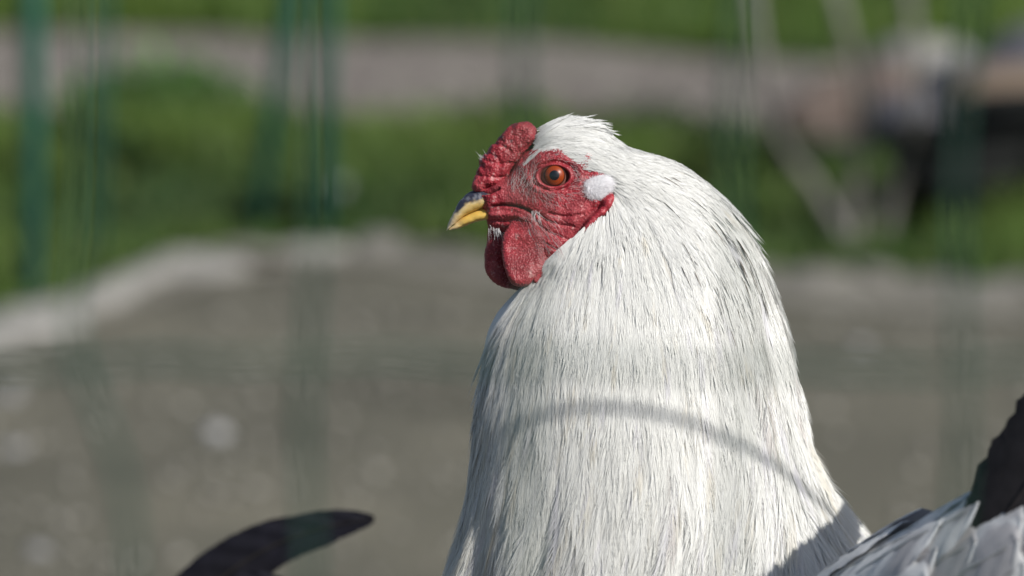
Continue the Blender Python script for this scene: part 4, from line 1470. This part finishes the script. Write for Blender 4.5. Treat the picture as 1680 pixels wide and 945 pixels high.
# shingle along the trunk from neck to tail, around its upper camera side
S_ax = trs[:, :3]; S_r = trs[:, 3]
for row in range(11):
    a = .34 + row * .058
    ic = a * 39; i0 = int(ic)
    c0 = S_ax[i0] * (1 - (ic - i0)) + S_ax[min(i0 + 1, 39)] * (ic - i0); rad = np.interp(ic, np.arange(40), S_r)
    ax_d = S_ax[min(i0 + 2, 39)] - S_ax[max(i0 - 2, 0)]; ax_d /= np.linalg.norm(ax_d)
    up = np.array([0, 0, 1.0]); up -= ax_d * (up @ ax_d); up /= np.linalg.norm(up)
    sd_ = np.cross(up, ax_d)                       # towards the camera side or away
    if sd_[1] > 0: sd_ = -sd_
    for kx in range(9):
        ang = -0.55 + kx * .27 + (row % 2) * .135 + r.normal(0, .05)
        nr = up * math.cos(ang) + sd_ * math.sin(ang)
        o = link('tail_covert' if row >= 9 else 'saddle_feather', cov_ms[int(r.integers(3))] if row >= 9 else sad_ms[int(r.integers(6))], rooster)
        dirv = ax_d + nr * .06 + np.array(r.normal(0, .035, 3))
        place(o, c0 + nr * (rad - .001), dirv, nr)
tail_ms = [blade('tail_feather', .180, .030, tail_col(s_ + 50), M['black_feather'], .10, .15, n=34, seed=s_ + 50) for s_ in range(3)]
tb = LP(1542, 962, -.175)
for i in range(10):
    o = link('tail_feather', tail_ms[i % 3], rooster)
    fan = (i - 4.5) / 4.5
    dirv = np.array([.54 - .05 * abs(fan), -.20 + .08 * fan, .84 + .06 * (1 - abs(fan))])
    place(o, tb + np.array([.004 * i - .02, .02 * fan, -.01 + .006 * i]), dirv, np.array([-.75, -.45 + .5 * fan, .55]))

# ------------------------------------------------------------------ second bird, black, below the frame on the left
B2Y = .30
kb = K * (1 + B2Y / FOCUS)


def W2(px, py, y=B2Y):
    dx = (px - 840) * K / FOCUS; dz = (472.5 - py) * K / FOCUS
    d_ = Vector((dx, math.cos(PITCH) + dz * math.sin(PITCH), -math.sin(PITCH) + dz * math.cos(PITCH)))
    t = (y - CAM.y) / d_.y
    return np.array(CAM + d_ * t)


hb = W2(60, 1500); base2 = np.array([hb[0], B2Y, 0.0])
hen = tag(empty('black_chicken', base2), 'black chicken below the frame, its tail feather arching up at lower left', 'chicken')
TB = np.array([(-330, 1000, .030), (-300, 1060, .026), (-260, 1150, .034), (-200, 1230, .050), (-90, 1290, .075), (30, 1300, .080), (150, 1240, .062), (230, 1150, .036), (270, 1090, .016)], float)
P2 = np.array([W2(a, b) for a, b, _ in TB]) - base2
sp2 = spline(np.concatenate([P2, TB[:, 2:3]], 1), 40)
v1, q1 = tube(sp2[:, :3], sp2[:, 3], 28)
fuse('body', [(v1, q1, None)], .004, M['black_feather'], hen, lambda co: np.array([.016, .015, .018]), 4)
hd_ = sp2[0, :3]
v, q = tube(np.array([hd_ + [-.02, 0, .0], hd_ + [-.035, 0, -.004], hd_ + [-.052, 0, -.014]]), [.008, .006, .001], 10)
link('beak', np_mesh('beak', v, q, mat=M['horn'], col=np.array([.12, .10, .08])), hen)
Vc, Qc, _, _, _ = inflate(COMB, 3.0, lambda x, y: np.full(len(x), .004), lambda x, y: 0 * x, 20)
Vc = (Vc - Vc.mean(0)) * .6 + hd_ + np.array([-.008, 0, .030])
link('comb', np_mesh('comb', Vc, Qc, mat=M['skin'], col=RED), hen)
for sy in (-.03, .03):
    t0 = sp2[24, :3] + np.array([0, sy, -.05]); f0 = np.array([t0[0] - .01, t0[1], .010])
    parts = [tube(np.array([t0, (t0 + f0) / 2 + [.012, 0, .02], f0]), [.024, .008, .007], 12) + (None,)]
    for ang, L in ((math.pi, .06), (math.pi - .6, .05), (math.pi + .6, .05), (0.1, .03)):
        e = f0 + np.array([math.cos(ang) * L, math.sin(ang) * L, -.004])
        parts.append(tube(np.array([f0, (f0 + e) / 2 + [0, 0, .003], e]), [.007, .0055, .003], 8) + (None,))
    v, q, t = join(parts)
    link('leg', np_mesh('leg', v, q, t, M['shank'], np.array([.10, .09, .08])), hen)


def sickle(cl, wid, seed, off):
    """curved tail feather following its own centre line"""
    r = np.random.default_rng(seed)
    n, m = 60, 9
    Cc = spline(cl, n)
    T_ = np.gradient(Cc, axis=0); T_ /= np.linalg.norm(T_, axis=1)[:, None]
    nn = np.array([0.12, -1.0, .25]); nn /= np.linalg.norm(nn)
    B = np.cross(T_, nn); B /= np.linalg.norm(B, axis=1)[:, None]; N = np.cross(B, T_)
    t = np.linspace(0, 1, n)
    prof = np.minimum(1, .4 + 3 * t) * (1.5 - 1.0 * t) * np.sqrt(np.clip(1 - ((t - .80).clip(0) / .205) ** 2, 0, 1))
    V = []
    for k, v in enumerate(np.linspace(-1, 1, m)):
        e = 1 + (.025 * r.normal(0, 1, n) if abs(v) > .9 else 0)
        V.append(Cc + B * (v * wid * prof * e)[:, None] - N * (.06 * wid * v * v * prof)[:, None] + N * (.0006 * np.sin(t * 60 + abs(v) * 7))[:, None])
    V = np.stack(V, 1).reshape(-1, 3)
    i = (np.arange(n - 1)[:, None] * m + np.arange(m - 1)[None]).ravel()
    Q = np.stack([i, i + 1, i + m + 1, i + m], 1)
    k = smoothstep(.75, 0.2, np.repeat(t, m))[:, None] * np.tile(np.linspace(0, 1, m), n)[:, None]
    C = np.array([.007, .007, .012]) * (1 - k) + np.array([.015, .013, .013]) * k
    sv, sq = tube(Cc + N * .0006, np.linspace(.0012, .0003, n), 6, False)
    V2, Q2, _ = join([(V, Q, None), (sv, sq, None)])
    o = link('tail_feather', np_mesh('tail_feather', V2, Q2, mat=M['black_feather'], col=np.concatenate([C, np.repeat(np.array([[.02, .018, .018]]), len(sv), 0)])), hen)
    return o


def cl2(pts, y=B2Y):
    return np.array([W2(a, b, y) for a, b in pts]) - base2


sickle(cl2([(215, 1140), (255, 1070), (310, 1000), (370, 943), (440, 899), (510, 872), (565, 858), (614, 851)]), .0126, 3, 0)
sickle(cl2([(205, 1130), (245, 1050), (290, 985), (345, 928), (410, 885), (470, 862), (520, 852)], B2Y + .012), .0075, 5, 0)['label'] = 'shorter greyish black feather behind the long one'
sickle(cl2([(220, 1140), (270, 1080), (330, 1010), (400, 965), (470, 955)], B2Y - .015), .010, 7, 0)
sickle(cl2([(215, 1140), (280, 1100), (360, 1050), (440, 1020), (520, 1015)], B2Y - .02), .011, 9, 0)
